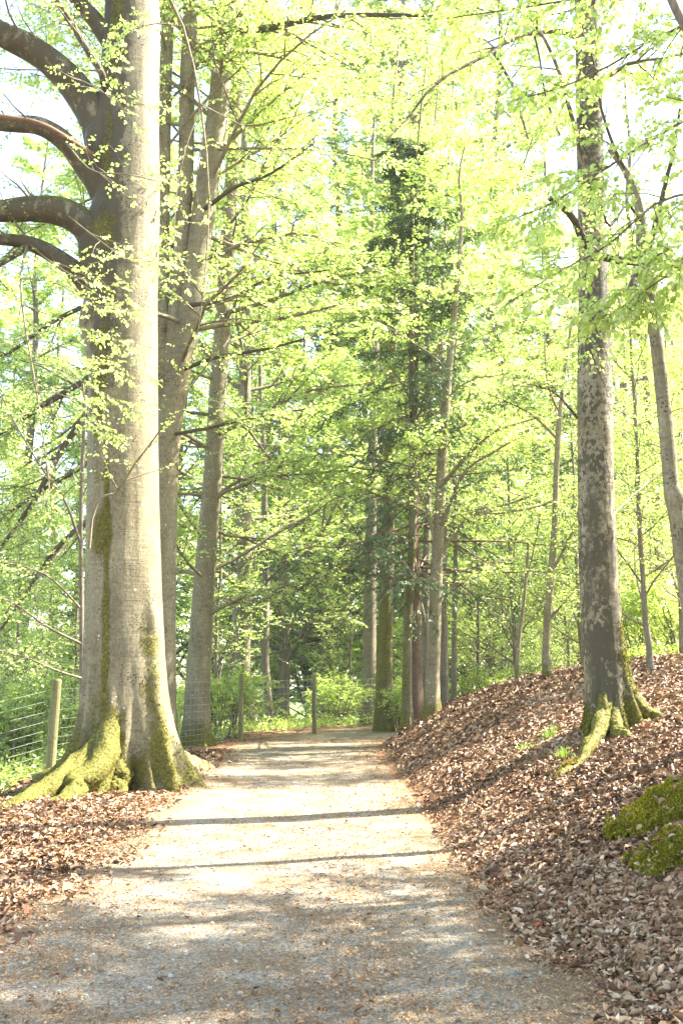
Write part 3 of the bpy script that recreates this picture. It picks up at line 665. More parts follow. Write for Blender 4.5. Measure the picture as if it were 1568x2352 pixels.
# cluster of trunks at the bend
def simple(name, label, pts, Yd, seed, bark_, limbs=None, ht=18, mossall=0., group=None, lobes=None, tlimb=(.45, 1.0, 15, 2.8), crown_on=True, lg=None, stain=.15, moss_h=.5):
    return hero(name, label, [(pts, ht)], limbs, Yd, seed, bark_, lobes if lobes is not None else [(a, .1, .35, .25) for a in (200, 290, 10)], mossall=mossall, tlimb=tlimb, seg=28, rings=60, crown_on=crown_on, limb_grow=lg, stain=stain, moss_h=moss_h, group=group)[0]
simple('beech_tree', 'moss covered trunk standing where the path bends right', [(880, 1670, 42), (882, 1560, 38), (884, 1450, 35), (888, 1300, 32), (892, 1150, 30), (896, 1000, 26), (900, 800, 22)], 27, 61, M_MOSSY, mossall=.75, ht=20)
simple('beech_tree', 'dim grey trunk behind the moss covered trunk at the bend', [(846, 1680, 32), (848, 1500, 30), (850, 1300, 27), (853, 1100, 24)], 32, 62, M_BGBARK, ht=22)
simple('beech_tree', 'dark mossy trunk leftmost in the clump at the top of the bank', [(934, 1672, 25), (934, 1560, 22), (938, 1400, 20), (946, 1250, 18), (950, 1100, 16)], 21.4, 63, M_MOSSY, mossall=.5, ht=16)
simple('beech_tree', 'pale thin trunk between the reddish spruce and the forked beech', [(978, 1655, 20), (976, 1500, 19), (978, 1300, 17), (982, 1100, 15)], 23.5, 64, M_BGBARK, ht=17)
simple('beech_tree', 'forked light beech rightmost in the front of the clump on the bank', [(990, 1650, 38), (993, 1560, 32), (997, 1450, 30), (1003, 1300, 28), (1010, 1150, 25), (1018, 1000, 22), (1030, 850, 18), (1045, 700, 14), (1060, 500, 8)], 20.5, 65, M_BEECH,
       limbs=[([(1018, 1110, 20.5), (1060, 1060, 20.2), (1100, 1020, 20), (1150, 985, 19.8), (1250, 955, 19.6)], 11, 4), ([(1008, 1230, 20.5), (1035, 1150, 20.3), (1070, 1080, 20.1), (1130, 1040, 20), (1200, 1000, 20)], 10, 3),
              ([(1000, 1250, 20.5), (980, 1170, 20.3), (960, 1120, 20.1), (940, 1000, 20)], 9, 3), ([(1005, 1380, 20.4), (1060, 1340, 20.2), (1110, 1320, 20), (1180, 1290, 19.8)], 7, 3),
              ([(1000, 1290, 20.4), (1080, 1180, 20), (1160, 1160, 19.6), (1240, 1130, 19.4)], 7, 3)], ht=14, lg=dict(nsub=12, ntw=6, nlf=7, size=.06, sub_f=.34))
simple('beech_tree', 'sunlit pale trunk behind and right of the forked beech', [(1017, 1640, 24), (1018, 1500, 21), (1016, 1350, 18), (1018, 1200, 16)], 25, 66, M_BGBARK, ht=18)
simple('beech_tree', 'thinnest pale trunk right of the clump on the bank', [(1041, 1640, 13), (1042, 1500, 12), (1044, 1350, 11), (1046, 1200, 9)], 26, 67, M_BGBARK, ht=15)
# saplings on the bank
simple('beech_sapling', 'crooked young beech on the crest of the bank left of the blotched beech', [(1257, 1580, 26), (1253, 1500, 18), (1258, 1400, 17), (1265, 1320, 17), (1273, 1200, 14), (1276, 1100, 13), (1281, 1000, 13), (1290, 900, 10), (1303, 800, 8), (1312, 740, 6)], 19.5, 68, M_BEECH,
       limbs=[([(1268, 1310, 19.5), (1290, 1270, 19.4), (1310, 1230, 19.3), (1340, 1190, 19.2)], 8, 4), ([(1262, 1420, 19.5), (1290, 1390, 19.3), (1330, 1340, 19.2)], 7, 3),
              ([(1280, 1010, 19.5), (1230, 960, 19.3), (1180, 930, 19.2), (1110, 900, 19)], 7, 3), ([(1275, 1150, 19.5), (1200, 1170, 19.2), (1120, 1180, 19), (1040, 1160, 18.8)], 7, 3), ([(1285, 950, 19.5), (1262, 900, 19.3), (1252, 840, 19.2), (1250, 760, 19)], 6, 3)], ht=None, crown_on=False, lg=dict(nsub=10, ntw=5, nlf=6, size=.055, sub_f=.35), lobes=())
simple('beech_sapling', 'thin forked sapling on the bank crest between the clump and the crooked young beech', [(1184, 1585, 11), (1190, 1480, 9), (1200, 1400, 8), (1207, 1330, 7), (1212, 1250, 6)], 20, 69, M_BEECH,
       limbs=[([(1188, 1500, 20), (1172, 1450, 19.9), (1155, 1400, 19.8), (1150, 1320, 19.7)], 4, 2), ([(1208, 1330, 20), (1230, 1240, 19.8), (1240, 1180, 19.6)], 4, 2)], ht=None, crown_on=False, lg=dict(nsub=8, ntw=4, nlf=6, size=.055, sub_f=.4), lobes=())
# sapling stems left of the big beech
simple('beech_sapling', 'thin dark sapling standing close against the left side of the huge beech', [(200, 1560, 12), (188, 1420, 11), (186, 1250, 10), (188, 1100, 9), (195, 950, 8), (190, 880, 6)], 15.6, 70, M_BGBARK,
       limbs=[([(186, 1250, 15.6), (150, 1150, 15.3), (100, 1080, 15), (40, 980, 14.8), (0, 900, 14.6)], 7, 3), ([(188, 1400, 15.6), (120, 1330, 15.2), (50, 1300, 15), (-30, 1290, 14.8)], 6, 3), ([(190, 1480, 15.6), (110, 1440, 15.2), (40, 1390, 15), (-20, 1365, 14.8)], 7, 3), ([(195, 1560, 15.4), (130, 1540, 15), (60, 1510, 14.8), (-20, 1490, 14.6)], 6, 3)],
       ht=None, crown_on=False, lg=dict(nsub=8, ntw=5, nlf=6, size=.055, sub_f=.35, sub_up=-.2), lobes=())

# spruce in the clump
g = H1(*PX(957, 1665, 21.8)[:2]); gp = PX(957, 1665, 21.8)
wd, cr = spruce_mesh(5, 13.6, .17, 3.0, 3.6, 112, .95, ns=10, nt=7)
t = empty('spruce_tree', (gp[0], gp[1], g), 0, 'dark green spruce with reddish trunk rising from the clump on the bank', 'tree')
wd.build('trunk', M_SPRUCE, t, smooth=True); cr.build('crown', [M_NEEDLE, M_TWIG], t)

# ============================================================ background forest
B = [beech('beech_tree', 101, h=27, r=.24, z0=2.2, nlimb=46, L=4.9, size=.125, nsub=10, ntw=9, nlf=9), beech('beech_tree', 102, h=24, r=.18, z0=1.8, nlimb=44, L=4.4, size=.12, nsub=10, ntw=9, nlf=9),
     beech('beech_tree', 103, h=29, r=.27, z0=4, nlimb=44, L=5.2, size=.13, nsub=10, ntw=9, nlf=9), beech('young_beech', 104, h=9, r=.06, z0=1.0, nlimb=30, L=2.3, size=.06, nsub=8, ntw=6, nlf=8, limb_ang=.95, lup=.3, lean=.04),
     beech('beech_tree', 105, h=19, r=.15, z0=3.0, nlimb=22, L=3.8, size=.075, nsub=8, ntw=6, nlf=7)]
used = set()
def put(k, u, Yd, rz, sc, label, group=None, cat='tree', x=None):
    x = (u - 784) / F * Yd if x is None else x
    loc = (x, Yd, H1(x, Yd) - .05)
    if k not in used:
        used.add(k); o = B[k]; o.location = loc; o.rotation_euler = (0, 0, rz); o.scale = (sc, sc, sc)
        tag(o, label, cat, group); return o
    o = copy_tree(B[k], loc, rz, sc, label); 
    if group: o['group'] = group
    elif 'group' in o: del o['group']
    return o
fence_bg = [(2, 578, 30, 1.0, .95, 'broad dark brown trunk behind the wire between the first two posts'), (4, 535, 33, 2.0, 1.0, 'dark narrow trunk behind the fence just left of the broad brown trunk'),
            (4, 627, 32, 3.3, .95, 'slim tree behind the fence right of the broad brown trunk'), (2, 664, 36, .4, .85, 'grey violet trunk seen behind the middle of the fence wire')]
for a in fence_bg: put(*a[:5], a[5])
GB = 'beeches of the wood behind the path'
rg = np.random.default_rng(77)
spots = [(0, 60, 40), (1, 20, 46), (0, 170, 50), (2, -60, 52), (0, 1290, 44), (2, 1450, 52), (0, 1620, 48), (2, 1560, 60), (4, 1500, 38), (1, 250, 38), (2, 400, 44), (0, 700, 50), (1, 780, 46), (2, 900, 50), (4, 1000, 44), (4, 1100, 46), (4, 1460, 34), (4, 1580, 40),
         (0, 1080, 60), (2, 820, 62), (0, 560, 58), (1, 300, 56), (2, 1400, 64), (1, 640, 52), (0, 960, 72), (2, 1250, 72), (0, 120, 55), (4, 1540, 27), (1, 1180, 52), (0, 1500, 55), (2, 1060, 49), (0, 850, 54), (2, 640, 60), (0, 1240, 48), (2, 960, 57), (2, 480, 52), (0, 1340, 52), (4, 1400, 44), (2, 750, 66), (0, 1150, 66), (1, 1000, 51), (2, 520, 70), (2, 880, 41, 1.3), (0, 1010, 43, 1.35), (2, 1120, 42, 1.3), (0, 765, 40, 1.25), (0, 940, 47, 1.4)]
for i, (k, u, Yd, *ss) in enumerate(spots):
    put(k, u, Yd, rg.uniform(0, 6.28), ss[0] if ss else rg.uniform(.9, 1.12), 'tall beech in fresh leaf deep in the wood behind the path', GB)
GY = 'young beeches in the understorey'
for i, (u, Yd) in enumerate([(1000, 34), (1080, 35), (960, 40), (1150, 31), (1300, 30), (1260, 38), (870, 42), (1400, 36), (1480, 17), (1560, 20), (1330, 26), (1500, 28), (1120, 30), (1240, 33), (40, 22), (-30, 18), (120, 27), (500, 27), (800, 35), (1600, 24), (90, 33), (560, 36), (900, 38), (1180, 26), (1470, 31), (1090, 27.5), (1350, 34), (1590, 29), (180, 25), (-20, 27), (10, 36), (1210, 38)]):
    put(3, u, Yd, rg.uniform(0, 6.28), rg.uniform(.75, 1.05), 'slim young beech with thin side twigs and small fresh leaves', GY)
# distant spruces behind the fence
wd, cr = spruce_mesh(9, 15, .18, 1.5, 3.0, 90, .8, ns=8, nt=5)
for i, (u, Yd, lab) in enumerate([(735, 48, 'dark blue green spruce far behind the second fence post'), (1330, 36, 'dark spruce behind the bank left of the blotched beech'), (1140, 42, 'dark spruce behind the thin forked sapling')]):
    x = (u - 784) / F * Yd; loc = (x, Yd, H1(x, Yd))
    if i == 0:
        sp0 = empty('spruce_tree', loc, 0, lab, 'tree'); wd.build('trunk', M_SPRUCE, sp0, smooth=True); cr.build('crown', [M_NEEDLE, M_TWIG], sp0)
    else: copy_tree(sp0, loc, i * 1.3, .75, lab)
# trees on the right, mostly beyond the frame, that shade the path
GS = 'beeches on the slope right of the path'
for (k, x, Yd, sc) in [(4, 10.0, 8.6, .8), (4, 7.0, 3.4, .75), (4, 12.5, 7.0, .9), (3, 6.0, 7.5, 1.0), (4, 7.2, 7.2, .7), (4, 8.2, 9.2, .8), (4, 6.4, 5.6, .6), (4, 10.5, 7.6, .9), (4, 11.5, 3.0, .9), (4, 9.0, 1.0, .8), (3, 6.3, 17.2, .8), (3, 5.4, 9.0, .9), (3, 4.9, 7.4, .8)]:
    put(k, 0, Yd, rg.uniform(0, 6.28), sc, 'beech on the slope beyond the right edge of the view', GS, x=x)

# ============================================================ near hanging foliage (a beech standing right of the view)
def over():
    rng = np.random.default_rng(91); wood, crown = MB(), MB()
    loc = (3.9, 5.2, H1(3.9, 5.2))
    z = np.linspace(-.3, 9, 12); P = np.stack([.0 * z, .0 * z, z], -1) + loc; q = resample(P, 30, .13 * (1 - .07 * z)[:, None])
    wood.tubes(q[None, :, :3], q[None, :, 3], 14)
    top = lambda z: (loc[0], loc[1], loc[2] + z)
    lm = [([(1700, -60, 5.6), (1600, 40, 5.6), (1500, 90, 5.6), (1400, 150, 5.6), (1290, 200, 5.6), (1180, 230, 5.6)], 9, 3),
          ([(1720, 200, 5.4), (1600, 260, 5.5), (1480, 330, 5.6), (1370, 400, 5.7), (1260, 470, 5.8), (1130, 520, 5.9)], 9, 3),
          ([(1720, 420, 5.2), (1600, 440, 5.4), (1500, 470, 5.5), (1400, 560, 5.7), (1290, 620, 5.8), (1160, 700, 5.9)], 8, 3),
          ([(1650, -200, 5.4), (1500, -60, 5.4), (1350, -10, 5.4), (1180, 20, 5.5), (1040, 40, 5.6)], 9, 3),
          ([(1690, 560, 5.2), (1600, 600, 5.3), (1520, 640, 5.4), (1450, 690, 5.5), (1380, 740, 5.6)], 6, 2),
          ([(1500, -100, 4.6), (1530, -30, 4.6), (1560, 40, 4.6), (1610, 120, 4.6)], 26, 22)]
    LP, LR = limbs_px(lm)
    wood.tubes(LP, LR, 7)
    grow(wood, crown, rng, LP[:5], LR[:5], 16, 6, 7, .047, sub_f=.36, tw_L=.3, t0=.08, fold=True, bias=.1, tw_up=-.3, flat=.6)
    t = empty('beech_tree', loc, 0, 'beech beyond the right edge whose large near leaves hang into the top right corner', 'tree')
    for o in (wood.build('trunk', M_BGBARK, t, smooth=True, loc=loc), crown.build('crown', [M_LEAF, M_TWIG], t, loc=loc)): o.location = (0, 0, 0)
over()

# ============================================================ fence
fr = empty('fence', (-2.35, 23.3, 0), 0, 'wooden post fence with square wire mesh along the outer side of the path', 'fence')
fp = [(-7.2, 12.6), (-4.52, 15.9), (-3.75, 19.6), tuple(PX(553, 1697, 23.3)[:2]), tuple(PX(722, 1683, 25.7)[:2]), tuple(PX(861, 1668, 28.7)[:2]), (4.0, 31.6), (7.2, 33.8)]
def post(x, y, h, r, lx, ly, parent, name='post'):
    rng = np.random.default_rng(int(abs(x) * 100)); b = MB(); g = H1(x, y); K = 9
    z = np.concatenate([np.linspace(g - .3, g + h - .03, K - 2), [g + h, g + h + .004]]); rr_ = np.array([r] * (K - 2) + [r * .9, .001])
    P = np.stack([x + lx * (z - g), y + ly * (z - g), z], -1)
    q = np.hstack([P, rr_[:, None]]); b.tubes(q[None, :, :3], q[None, :, 3], 14, moss=.25, stain=.1)
    return b.build(name, M_POST, parent, smooth=False, loc=(x, y, g) if parent is None else None)
tops = []
for i, (x, y) in enumerate(fp):
    lx = .03 if i == 1 else -.01
    o = post(x, y, 1.52, .058 if i > 1 else .075, lx, 0, None); o.parent = fr; o.location = tuple(Vector(o.location) - Vector(fr.location)); tops.append((x, y, H1(x, y)))
wb = MB()
for si, (a, b) in enumerate(zip(tops[:-1], tops[1:])):
    wr_ = .62 if si < 3 else 1.0 if si == 3 else .75
    a, b = np.array(a), np.array(b); ln = np.linalg.norm(b - a)
    hs = [.06, .16, .27, .38, .50, .62, .75, .89, 1.04, 1.2, 1.36]
    for h in hs:
        k = np.linspace(0, 1, 6)[:, None]; P = a + (b - a) * k + [0, 0, h]; P[:, 2] -= .015 * np.sin(k[:, 0] * np.pi)
        wb.tubes(P[None], np.full((1, 6), .003 * wr_), 3)
    nv_ = int(ln / .16); k = (np.arange(1, nv_) / nv_)[:, None]; P0 = a + (b - a) * k
    P = np.stack([P0 + [0, 0, .06], P0 + [0, 0, .7], P0 + [0, 0, 1.36]], 1); wb.tubes(P, np.full(P.shape[:2], .0018 * wr_), 3)
o = wb.build('wire_mesh', M_WIRE, None, loc=(-2.35, 23.3, 0)); o.parent = fr; o.location = (0, 0, 0)
pp = PX(25, 1775, 28); o = post(pp[0], pp[1], 1.35, .05, .03, 0, None, 'fence_post'); tag(o, 'dark thin post far down the slope at the left edge', 'post')
pp = PX(1064, 1615, 25); o = post(pp[0], pp[1], .55, .05, .0, 0, None, 'fence_post'); tag(o, 'short wooden post top showing over the bank crest right of the clump', 'post')

# ============================================================ bank details
MP = []
def mound(name, label, c, size, rz, n, hgt, seed):
    rng = np.random.default_rng(seed); N = 60
    u, w = np.meshgrid(np.linspace(-1, 1, N), np.linspace(-1, 1, N), indexing='ij'); rr_ = np.sqrt(u * u + w * w)
    ca, sa = math.cos(rz), math.sin(rz); x = c[0] + size[0] * u * ca - size[1] * w * sa; y = c[1] + size[0] * u * sa + size[1] * w * ca
    edge = rr_ * (1 + .7 * (fbm(u * 2 + 7, w * 2, 0, seed) - .5) + .5 * (fbm(u * 7, w * 7, 0, seed + 2) - .5))
    b = np.clip(1 - edge ** 2, -.15, 1); z = H(x, y) + hgt * np.sign(b) * np.abs(b) ** .55 * (.75 + .6 * (fbm(u * 3, w * 3, 0, seed + 1) - .3)) - .02
    z += (fbm(x * 18, y * 18, 0, seed + 3) - .5) * .05
    V = np.stack([x, y, z], -1); mb = MB(); mb.add(V, grid_faces(N, N)); loc = (c[0], c[1], H1(c[0], c[1]))
    q = V[(b > -.12) & (fbm(u * 2.5, w * 2.5, 0, seed + 4) + .45 * rr_ > .62 + .3 * rng.random((N, N)))]; MP.append(q[rng.random(len(q)) < .08])
    t = empty(name, loc, 0, label, 'moss mound')
    fz = MB(); fuzz_on_grid(fz, rng, V[:, ::-1], (b[:, ::-1] > -.1) * 1.0, n, .02, closed=False)
    for o in (mb.build('mound', M_MOSS, t, smooth=True, loc=loc), fz.build('moss', M_MOSSB, t, loc=loc)): o.location = (0, 0, 0)
g1, g2, g3, g4 = G(1535, 1865), G(1556, 1965), G(1300, 1770), G(1225, 1700)
mound('moss_mound', 'large bright green moss mound at the right edge of the leafy bank', g1, (.55, .42), .55, 34000, .24, 5)
mound('moss_mound', 'lower moss mound at the right edge just below the large one', g2, (.36, .30), .5, 16000, .20, 6)
mound('moss_mound', 'narrow mossy root hump left below the blotched beech', g3, (.34, .14), .9, 9000, .10, 7)
mound('moss_mound', 'thin moss patch by grass tufts in the middle of the bank', g4, (.55, .12), .5, 6000, .04, 8)
# mossy roots of the blotched beech running down the bank
wb, fz = MB(), MB(); rngR = np.random.default_rng(3)
pc = np.array(tP.location)
for (u, v), z1, w1, sd in [((1292, 1795), .26, .05, 81), ((1345, 1738), .45, .09, 82), ((1512, 1650), .55, .085, 83), ((1440, 1700), .3, .08, 84)]:
    gq = G(u, v); dr = gq - pc; dist = np.linalg.norm(dr[:2]); dn = np.array([dr[0], dr[1], 0]) / dist
    pts = [np.array([pc[0], pc[1], 0]) + dn * (.2 + (dist - .2) * f) for f in (0, .25, .6, .85, 1.05)]
    for q, dz in zip(pts, (z1, z1 * .45, .06, .03, -.06)): q[2] = H1(q[0], q[1]) + dz
    Vr, Fr = root(pts, [w1, w1 * 1.1, w1, w1 * .75, w1 * .4], sd); wb.add(Vr, Fr, moss=.85, stain=.1); fuzz_on_grid(fz, rngR, Vr, np.ones(Vr.shape[:2]), 2500, .016)
for o in (wb.build('root', M_BEECH, tP, smooth=True, loc=tuple(pc)), fz.build('root_moss', M_MOSSF, tP, loc=tuple(pc))): o.location = (0, 0, 0)
# grass tufts
def tuft(c, n, h, seed, label):
    rng = np.random.default_rng(seed); mb = MB(); a = rng.uniform(0, 6.28, n); r = rng.uniform(0, .05 + h * .25, n)
    b = np.stack([c[0] + r * np.cos(a), c[1] + r * np.sin(a), np.zeros(n)], -1); b[:, 2] = H(b[:, 0], b[:, 1]) - .01
    ln = h * rng.uniform(.5, 1.2, n)[:, None]; a2 = a + rng.normal(0, .6, n); o = np.stack([np.cos(a2), np.sin(a2), 0 * a2], -1); sp_ = rng.uniform(.2, .8, n)[:, None]
    p1 = b + o * ln * sp_ * .3 + [0, 0, 1] * ln * .6; p2 = b + o * ln * sp_ + [0, 0, 1] * ln * (1 - sp_ * .45)
    w = np.cross(o, [0, 0, 1.]) * .0035
    V = np.stack([b - w, b + w, p1 + w * .8, p1 - w * .8, p2 + w * .15, p2 - w * .15], 1); k = np.arange(n)[:, None] * 6
    mb.add(V, np.vstack([k + [0, 1, 2, 3], k + [3, 2, 4, 5]]), rnd=np.repeat(rng.random(n), 6))
    loc = (c[0], c[1], H1(c[0], c[1])); tag(mb.build('grass_tuft', M_GRASS, None, loc=loc), label, 'grass', 'grass tufts on the bank')
tuft(G(1262, 1700), 90, .22, 1, 'tallest bright grass tuft on the middle of the leafy bank'); tuft(G(1202, 1728), 60, .14, 2, 'small grass tuft left of the tallest tuft on the bank')
tuft(G(1292, 1745), 70, .17, 3, 'grass tuft just left of the mossy foot of the blotched beech'); tuft(G(1561, 1950), 30, .12, 4, 'few grass blades on the lower moss mound at the right edge')
tuft(G(1325, 1752), 40, .12, 5, 'low grass wisps between the grass tuft and the mossy root hump'); tuft(G(1225, 1722), 30, .10, 6, 'thin grass wisps right of the small tuft')
# fallen branches and a stub
def stick(pa, pb_, w, label, seed, m_=None, dz=.03):
    rng = np.random.default_rng(seed); a, b = G(*pa), G(*pb_); k = np.linspace(0, 1, 12)[:, None]; P = a + (b - a) * k
    P[:, 2] = H(P[:, 0], P[:, 1]) + dz; P += rng.normal(0, .008, P.shape); mb = MB(); mb.tubes(P[None], np.linspace(w, w * .5, 12)[None], 8, moss=.1)
    c = P[0]; tag(mb.build('fallen_branch', m_ or M_BGBARK, None, smooth=True, loc=tuple(c)), label, 'branch')
stick((1238, 1622), (1308, 1601), .05, 'thick fallen branch lying near the crest of the bank', 1, M_SPRUCE, .05)
stick((1500, 1642), (1568, 1618), .02, 'thin grey stick on the bank right of the blotched beech', 2)
stick((1120, 1745), (1215, 1725), .012, 'thin dark stick on the shaded middle of the bank', 3, M_TWIG, .02)
stick((235, 1845), (300, 1830), .008, 'small twig on the dead leaves before the huge beech', 4, M_TWIG, .02)

# understorey shrubs
def shrub(seed, w=1.1, h=1.3, n=16, m_=None, size=.075):
    rng = np.random.default_rng(seed); wood, crown = MB(), MB()
    a = rng.uniform(0, 6.28, n); P0 = np.stack([.15 * np.cos(a), .15 * np.sin(a), 0 * a - .05], -1); r = rng.uniform(.3, 1, n)
    P1 = np.stack([w * r * np.cos(a), w * r * np.sin(a), h * rng.uniform(.5, 1.1, n)], -1); k = np.linspace(0, 1, 6)[None, :, None]
    P = P0[:, None] * (1 - k) + P1[:, None] * k; P[..., 2] += .25 * h * np.sin(k[..., 0] * np.pi); P += rng.normal(0, .03, P.shape)
    Rr = np.linspace(.012, .004, 6)[None] * np.ones((n, 1)); wood.tubes(P, Rr, 4)
    grow(wood, crown, rng, P, Rr, 7, 5, 6, size, sub_f=.4, tw_L=.35, t0=.1, flat=.6)
    t = empty('shrub', (0, 0, 0)); wood.build('stems', M_TWIG, t); crown.build('foliage', [m_ or M_SHRUB, M_TWIG], t); return t
S0 = shrub(1)
sh = [(500, 25.5), (520, 24.6), (770, 31), (810, 33), (60, 20), (20, 24), (100, 25), (150, 21), (-20, 19), (905, 31), (925, 27), (1110, 27), (1290, 30), (1460, 23), (1560, 21.5), (470, 28), (1400, 32), (400, 26), (50, 30), (180, 30)]
for i, (u, Yd) in enumerate(sh):
    x = (u - 784) / F * Yd; loc = (x, Yd, H1(x, Yd)); sc = .8 + .5 * rg.random()
    if i == 0: S0.location = loc; o = S0; tag(o, cat='shrub')
    else: o = copy_tree(S0, loc, rg.uniform(0, 6.28), sc)
    tag(o, 'low leafy green shrub in the undergrowth beyond the path', group='undergrowth shrubs')

# ============================================================ leaf litter, pebbles
def scatter(mb, rng, x, y, size, tilt=.45, dz=.012, bias=0.):
    N = len(x); e = .05; z = H(x, y); nx_, ny_ = (H(x + e, y) - z) / e, (H(x, y + e) - z) / e
    nv = nrm(nrm(np.stack([-nx_, -ny_, np.ones(N)], -1)) + rng.normal(0, tilt, (N, 3)) * [1, 1, .3])
    a = nrm(np.cross(nv, rng.normal(0, 1, (N, 3)))); w = np.cross(nv, a)
    L = (size * np.clip(rng.lognormal(-.12, .35, N), .35, 1.9))[:, None]; W = L * rng.uniform(.17, .31, (N, 1)); c = np.stack([x, y, z + dz + rng.random(N) * .025], -1); p = c - a * L * .5
    bias = bias + (fbm(x * .8, y * .8, 0 * x, 71) - .5) * .5; cu = nv * W * rng.uniform(-.2, 1.5, (N, 1)); tp = nv * L * rng.uniform(-.15, .3, (N, 1))
    V = np.stack([p, p + a * L * .32 + w * W + cu, p + a * L * .7 + w * W * .72 + cu * 1.1, p + a * L + tp, p + a * L * .7 - w * W * .72 + cu * .7, p + a * L * .32 - w * W + cu], 1)
    k = np.arange(N)[:, None] * 6
    mb.add(V, np.vstack([k + [0, 1, 2, 3], k + [0, 3, 4, 5]]), rnd=np.repeat(np.clip(rng.beta(2, 2.2, N) + bias, 0, 1), 6))
rl = np.random.default_rng(5); lb = MB()
def region(n, y0, y1, pw, xl, xr, keep, size, **kw):
    u = rl.random(n); y = (y0 ** (1 - pw) + u * (y1 ** (1 - pw) - y0 ** (1 - pw))) ** (1 / (1 - pw)) if pw != 1 else y0 * (y1 / y0) ** u
    lo, hi = xl(y), xr(y); x = lo + (hi - lo) * rl.random(n); d = pdist(x, y); k = rl.random(n) < keep(d, x, y)
    x, y = x[k], y[k]; scatter(lb, rl, x, y, size(y), **kw)
sz = lambda y: .053 * np.clip(y / 11, 1, 1.5)
nz = lambda x, y: fbm(x * 1.7, y * 1.7, 0 * x, 33)
region(120000, 3.4, 24, 1.0, lambda y: .9 + 0 * y, lambda y: .36 * y + .9, lambda d, x, y: np.clip((d - HWY(y) + .3 + .45 * (nz(x, y) - .5)) / .7, 0, 1) ** 1.5, sz)
region(60000, 5.5, 24, 1.0, lambda y: -.36 * y - .8, lambda y: -1.6 + 0 * y, lambda d, x, y: np.clip((-d - HWY(y) + .4 + .7 * (nz(x, y) - .5)) / .8, 0, 1) ** 1.6 * (y < 20.5), sz, bias=.05)
region(16000, 3.2, 26, 1.0, lambda y: -2.6 + 0 * y, lambda y: 1.5 + 0 * y, lambda d, x, y: (np.abs(d) < HWY(y) + .3) * (.045 + .8 * np.clip((np.abs(d) - HWY(y) + .65) / .7, 0, 1) ** 2) * (nz(x, y) > .3), lambda y: .035 + 0 * y, tilt=.3, dz=.014)
q = np.vstack(MP); scatter(lb, rl, q[:, 0], q[:, 1], .045 + 0 * q[:, 0], dz=q[:, 2] - H(q[:, 0], q[:, 1]) + .005)
tag(lb.build('leaf_litter', M_LITTER), 'dead brown beech leaves covering the bank and verges', kind='stuff', cat='leaf litter')
# bud scales and crumbs on the path
cb = MB(); n = 170000; y = 3.3 * (26 / 3.3) ** rl.random(n); x = rl.uniform(-2.6, 1.7, n); k = (fbm(x * 1.2, y * .8, 0 * x, 61) + .25 * np.clip(np.abs(pdist(x, y)) - 1., 0, 1) > rl.uniform(.3, .75, n)); x, y = x[k], y[k]
scatter(cb, rl, x, y, .012 + .008 * rl.random(len(x)), tilt=.3, dz=.004, bias=0.)
tag(cb.build('bud_scales', M_BUD), 'brown bud scales and crumbs strewn over the gravel', kind='stuff', cat='litter')
qb = MB(); n = 3500; y = 3.3 * (22 / 3.3) ** rl.random(n); x = rl.uniform(-2.3, 1.3, n); k = np.abs(pdist(x, y)) < HW; x, y = x[k], y[k]; n = len(x); r = .004 + .013 * rl.random(n) ** 4
a6 = np.arange(6) / 6 * 6.283; z = H(x, y) + .012; ring = lambda f, zz: np.stack([x[:, None] + r[:, None] * f * np.cos(a6), y[:, None] + r[:, None] * f * np.sin(a6) * .8, (z + r * zz)[:, None] + 0 * a6], -1)
V = np.stack([ring(1, -.2), ring(.95, .45), ring(.4, .8)], 1) + rl.normal(0, .0012, (n, 3, 6, 3)); i, j = np.meshgrid(np.arange(2), np.arange(6), indexing='ij'); j2 = (j + 1) % 6
f1_ = np.stack([i * 6 + j, i * 6 + j2, (i + 1) * 6 + j2, (i + 1) * 6 + j], -1).reshape(-1, 4); f1_ = np.vstack([f1_, [12, 13, 14, 15], [12, 15, 16, 17]])
qb.add(V, (np.arange(n)[:, None, None] * 18 + f1_[None]).reshape(-1, 4), rnd=np.repeat(rl.random(n), 18))
tag(qb.build('pebbles', M_PEB), 'small grey pebbles loose on the gravel path', kind='stuff', cat='gravel')
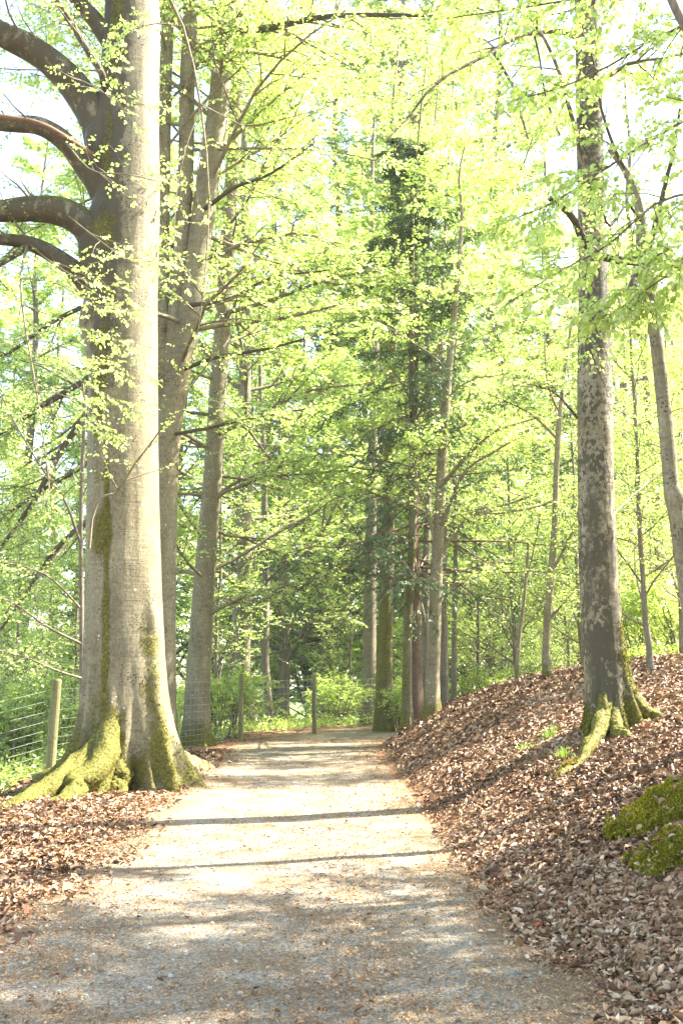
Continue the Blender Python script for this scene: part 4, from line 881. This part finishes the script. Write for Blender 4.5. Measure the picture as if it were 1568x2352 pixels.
# fresh ground plants beyond the path
gc = MB(); n = 16000
for (sx, y0, y1, lo, hi, nn2) in ((-1, 12, 45, -.4, .06, 11000), (1, 18, 45, .05, .4, 7000)):
    y = rl.uniform(y0, y1, nn2); x = y * rl.uniform(lo, hi, nn2); d = pdist(x, y); k = (d < -2.1 - .3 * (y < 20)) & ((y > 22) | (d < -4)) if sx < 0 else (d > 6.5) & (y > 20); x, y = x[k], y[k]
    m2 = len(x); P0 = np.stack([x, y, H(x, y)], -1); h_ = rl.uniform(.1, .45, (m2, 1)); P1 = P0 + np.hstack([rl.normal(0, .3, (m2, 2)) * h_, h_])
    P = np.stack([P0, (P0 + P1) / 2, P1], 1); leaves(gc, rl, P, 7, .08, flat=.5, t0=.2)
tag(gc.build('ground_plants', M_SHRUB), 'fresh green ground plants beyond the fence and behind the bank', kind='stuff', cat='undergrowth')


# small dead twigs lying among the leaves
tb = MB(); n = 420; y = 3.6 * (20 / 3.6) ** rl.random(n); x = np.where(rl.random(n) < .75, rl.uniform(1.2, 5.5, n), rl.uniform(-4.2, -1.9, n)); a = rl.uniform(0, 6.28, n); L_ = rl.uniform(.05, .3, n) * rl.uniform(.4, 1, n)
k = np.linspace(-1, 1, 4)[None]; wob = rl.normal(0, .012, (n, 4)); X4 = x[:, None] + np.cos(a)[:, None] * L_[:, None] * k + wob; Y4 = y[:, None] + np.sin(a)[:, None] * L_[:, None] * k - wob
P = np.stack([X4, Y4, H(X4, Y4) + .03 + rl.uniform(-.005, .02, (n, 4))], -1); tb.tubes(P, np.linspace(1, .5, 4)[None] * rl.uniform(.0015, .0045, (n, 1)), 4)
tag(tb.build('dead_twigs', M_TWIG), 'small dead twigs strewn through the fallen leaves', kind='stuff', cat='twigs')

# ------------------------------------------------------------ thin spring haze between the trees
m = bpy.data.materials.new('air'); m.use_nodes = True; n = m.node_tree.nodes; n.remove(n['Principled BSDF'])
pv = n.new('ShaderNodeVolumePrincipled'); pv.inputs['Density'].default_value = .0005; pv.inputs['Color'].default_value = (.96, .98, .97, 1); pv.inputs['Anisotropy'].default_value = .2
m.node_tree.links.new(pv.outputs[0], n['Material Output'].inputs['Volume'])
lo, hi = np.array([gx[0] - 5, gy[0] - 5, float(Z.min()) - 1]), np.array([gx[-1] + 5, gy[-1] + 5, 44.0])
hb = MB(); V = [[(lo, hi)[a][0], (lo, hi)[b][1], (lo, hi)[c][2]] for a in (0, 1) for b in (0, 1) for c in (0, 1)]
hb.add(V, [[0, 1, 3, 2], [4, 6, 7, 5], [0, 4, 5, 1], [2, 3, 7, 6], [0, 2, 6, 4], [1, 5, 7, 3]])
tag(hb.build('haze', m), kind='stuff')
